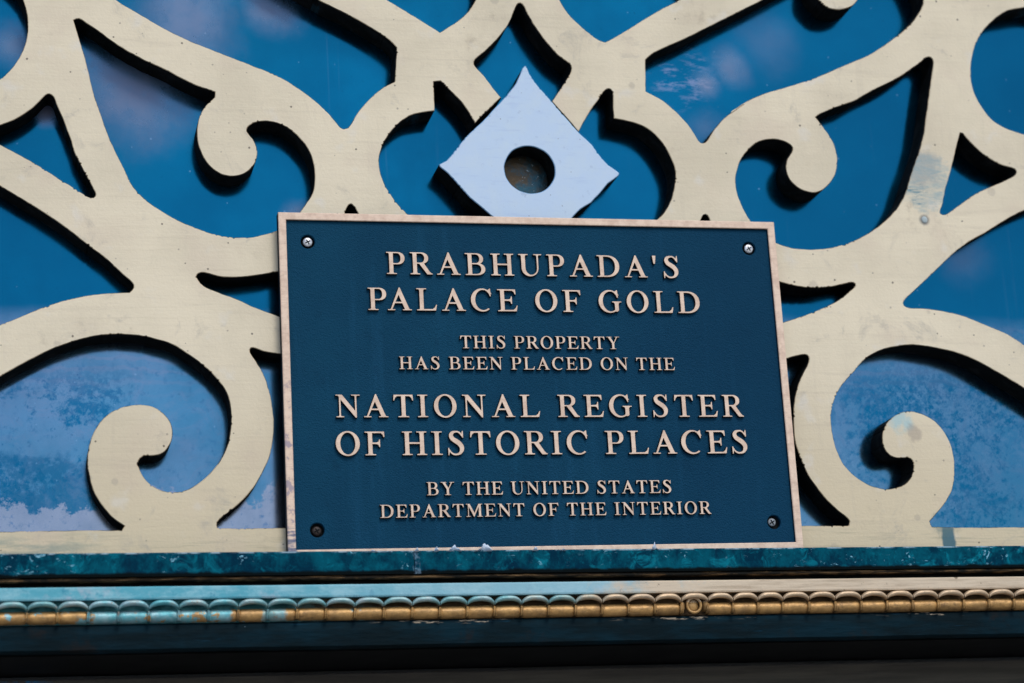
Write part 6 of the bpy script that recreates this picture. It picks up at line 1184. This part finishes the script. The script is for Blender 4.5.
def bead(x0, x1, seed, broken=False):
    bm = bmesh.new(); L = x1 - x0; xc = (x0 + x1) / 2; rnd = random.Random(seed)
    zc = -.0478 + SL * xc; nu, nv = 22, 16
    jz = rnd.uniform(-.0003, .0003)
    def blk(fn):
        grid = [[bm.verts.new(fn(i / nu, j / nv)) for j in range(nv + 1)] for i in range(nu + 1)]
        for i in range(nu):
            for j in range(nv): bm.faces.new((grid[i][j], grid[i + 1][j], grid[i + 1][j + 1], grid[i][j + 1]))
    if not broken:
        def body(u, v):
            t = 2 * u - 1; e = (max(0, 1 - abs(t) ** 14)) ** .5
            r = .0036 + .0017 * e
            a = -.75 * math.pi + v * 1.5 * math.pi
            return (xc + t * L * .487, -.0190 - r * 1.1 * math.cos(a), zc - .0027 + jz + r * math.sin(a))
        blk(body)
    else:
        n = 24
        for r, y in ((.0062, -.0215),):
            ring_ = []
            for i in range(n):
                a = i * 2 * math.pi / n; rr = []
                for j in range(8):
                    b_ = j * 2 * math.pi / 8
                    q = r + .0013 * math.cos(b_)
                    rr.append(bm.verts.new((xc + q * math.cos(a), y - .002 - .0013 * math.sin(b_), zc + q * 1.05 * math.sin(a))))
                ring_.append(rr)
            for i in range(n):
                for j in range(8): bm.faces.new((ring_[i][j], ring_[(i + 1) % n][j], ring_[(i + 1) % n][(j + 1) % 8], ring_[i][(j + 1) % 8]))
        blk(lambda u, v: (xc + .0052 * math.sin(v * math.pi / 2) * math.cos(u * 2 * math.pi), -.0205 - .0018 * math.cos(v * math.pi / 2), zc + .0054 * math.sin(v * math.pi / 2) * math.sin(u * 2 * math.pi)))
        for s in (-1, 1):
            q = [bm.verts.new((xc + s * L * k, y, zc + z)) for k, y, z in ((.487, -.0190, -.006), (.487, -.0190, .006), (.487, -.0262, .003), (.487, -.0262, -.005), (.33, -.0190, -.005), (.34, -.0190, .005), (.36, -.0240, .002), (.36, -.0240, -.003))]
            for f in ((0, 1, 2, 3), (7, 6, 5, 4), (0, 4, 5, 1), (1, 5, 6, 2), (2, 6, 7, 3), (3, 7, 4, 0)): bm.faces.new([q[i] for i in f])
    # the arched lip over it, running down to a small wedge between two beads
    def lipf(u, v):
        t = 2 * u - 1; m = max(0, 1 - abs(t) ** 3.4)
        lo = zc + .0020 + .0036 * max(0, 1 - t * t) ** .55; hi = zc + .0056 + .0044 * m
        a = 2 * math.pi * v; ca, sa = math.cos(a), math.sin(a)
        return (xc + t * L * .485, -.0245 - .0032 * math.copysign(abs(ca) ** .7, ca) - .0012 * m, (lo + hi) / 2 + (hi - lo) / 2 * math.copysign(abs(sa) ** .8, sa))
    blk(lipf)
    for s in (-1, 1):
        q = [bm.verts.new((xc + s * L * k, y, zc + z)) for k, y, z in ((.493, -.0200, -.0075), (.44, -.0200, -.0075), (.44, -.0272, -.0068), (.493, -.0272, -.0068), (.493, -.0200, .001), (.475, -.0200, .001), (.475, -.0268, .001), (.493, -.0268, .001))]
        for f in ((0, 1, 2, 3), (7, 6, 5, 4), (0, 4, 5, 1), (1, 5, 6, 2), (2, 6, 7, 3), (3, 7, 4, 0)): bm.faces.new([q[i] for i in f])
    for v in bm.verts:
        d = noise.noise(v.co * 190) * .0003 + noise.noise(v.co * 60 + Vector((seed, 0, 0))) * .0003
        v.co.y += d; v.co.z += d * .6
    o = from_bm("bead", bm, [M['gold']], mo, True)
    if broken: tag(o, "broken bead, only a round rim left")
edges = []
x = -.1278
while x > XA: edges.append(x); x -= .02416
edges = edges[::-1]
edges += [-.1278 + .02348 * k for k in range(1, 11)]
edges += [.131, .1538, .1766, .1993]
x = .1993 + .02424
while x < XB: edges.append(x); x += .02424
for i, (a, b) in enumerate(zip(edges, edges[1:])): bead(a, b, i, abs((a + b) / 2 - .119) < .006)

# ------------------------------------------------------------------ dark beam, shade strip and board beneath
be = empty("dark_beam")
tag(be, "dark blue painted beam with a black underside, beneath the beaded moulding", "beam")
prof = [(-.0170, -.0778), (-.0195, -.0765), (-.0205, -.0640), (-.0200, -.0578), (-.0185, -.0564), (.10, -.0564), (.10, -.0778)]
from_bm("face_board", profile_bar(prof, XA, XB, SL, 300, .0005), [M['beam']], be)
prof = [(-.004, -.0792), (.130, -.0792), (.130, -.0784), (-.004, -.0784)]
from_bm("soffit_shade", profile_bar(prof, XA, XB, SL, 20, .0), [M['soffit_shade']], be)
bm = bmesh.new(); sbox(bm, XA, XB, .115, .150, -.60, -.0840, SL)
o = from_bm("recessed_board", bm, [M['board']]); tag(o, "nearly black stained board set back under the dark beam", "board")
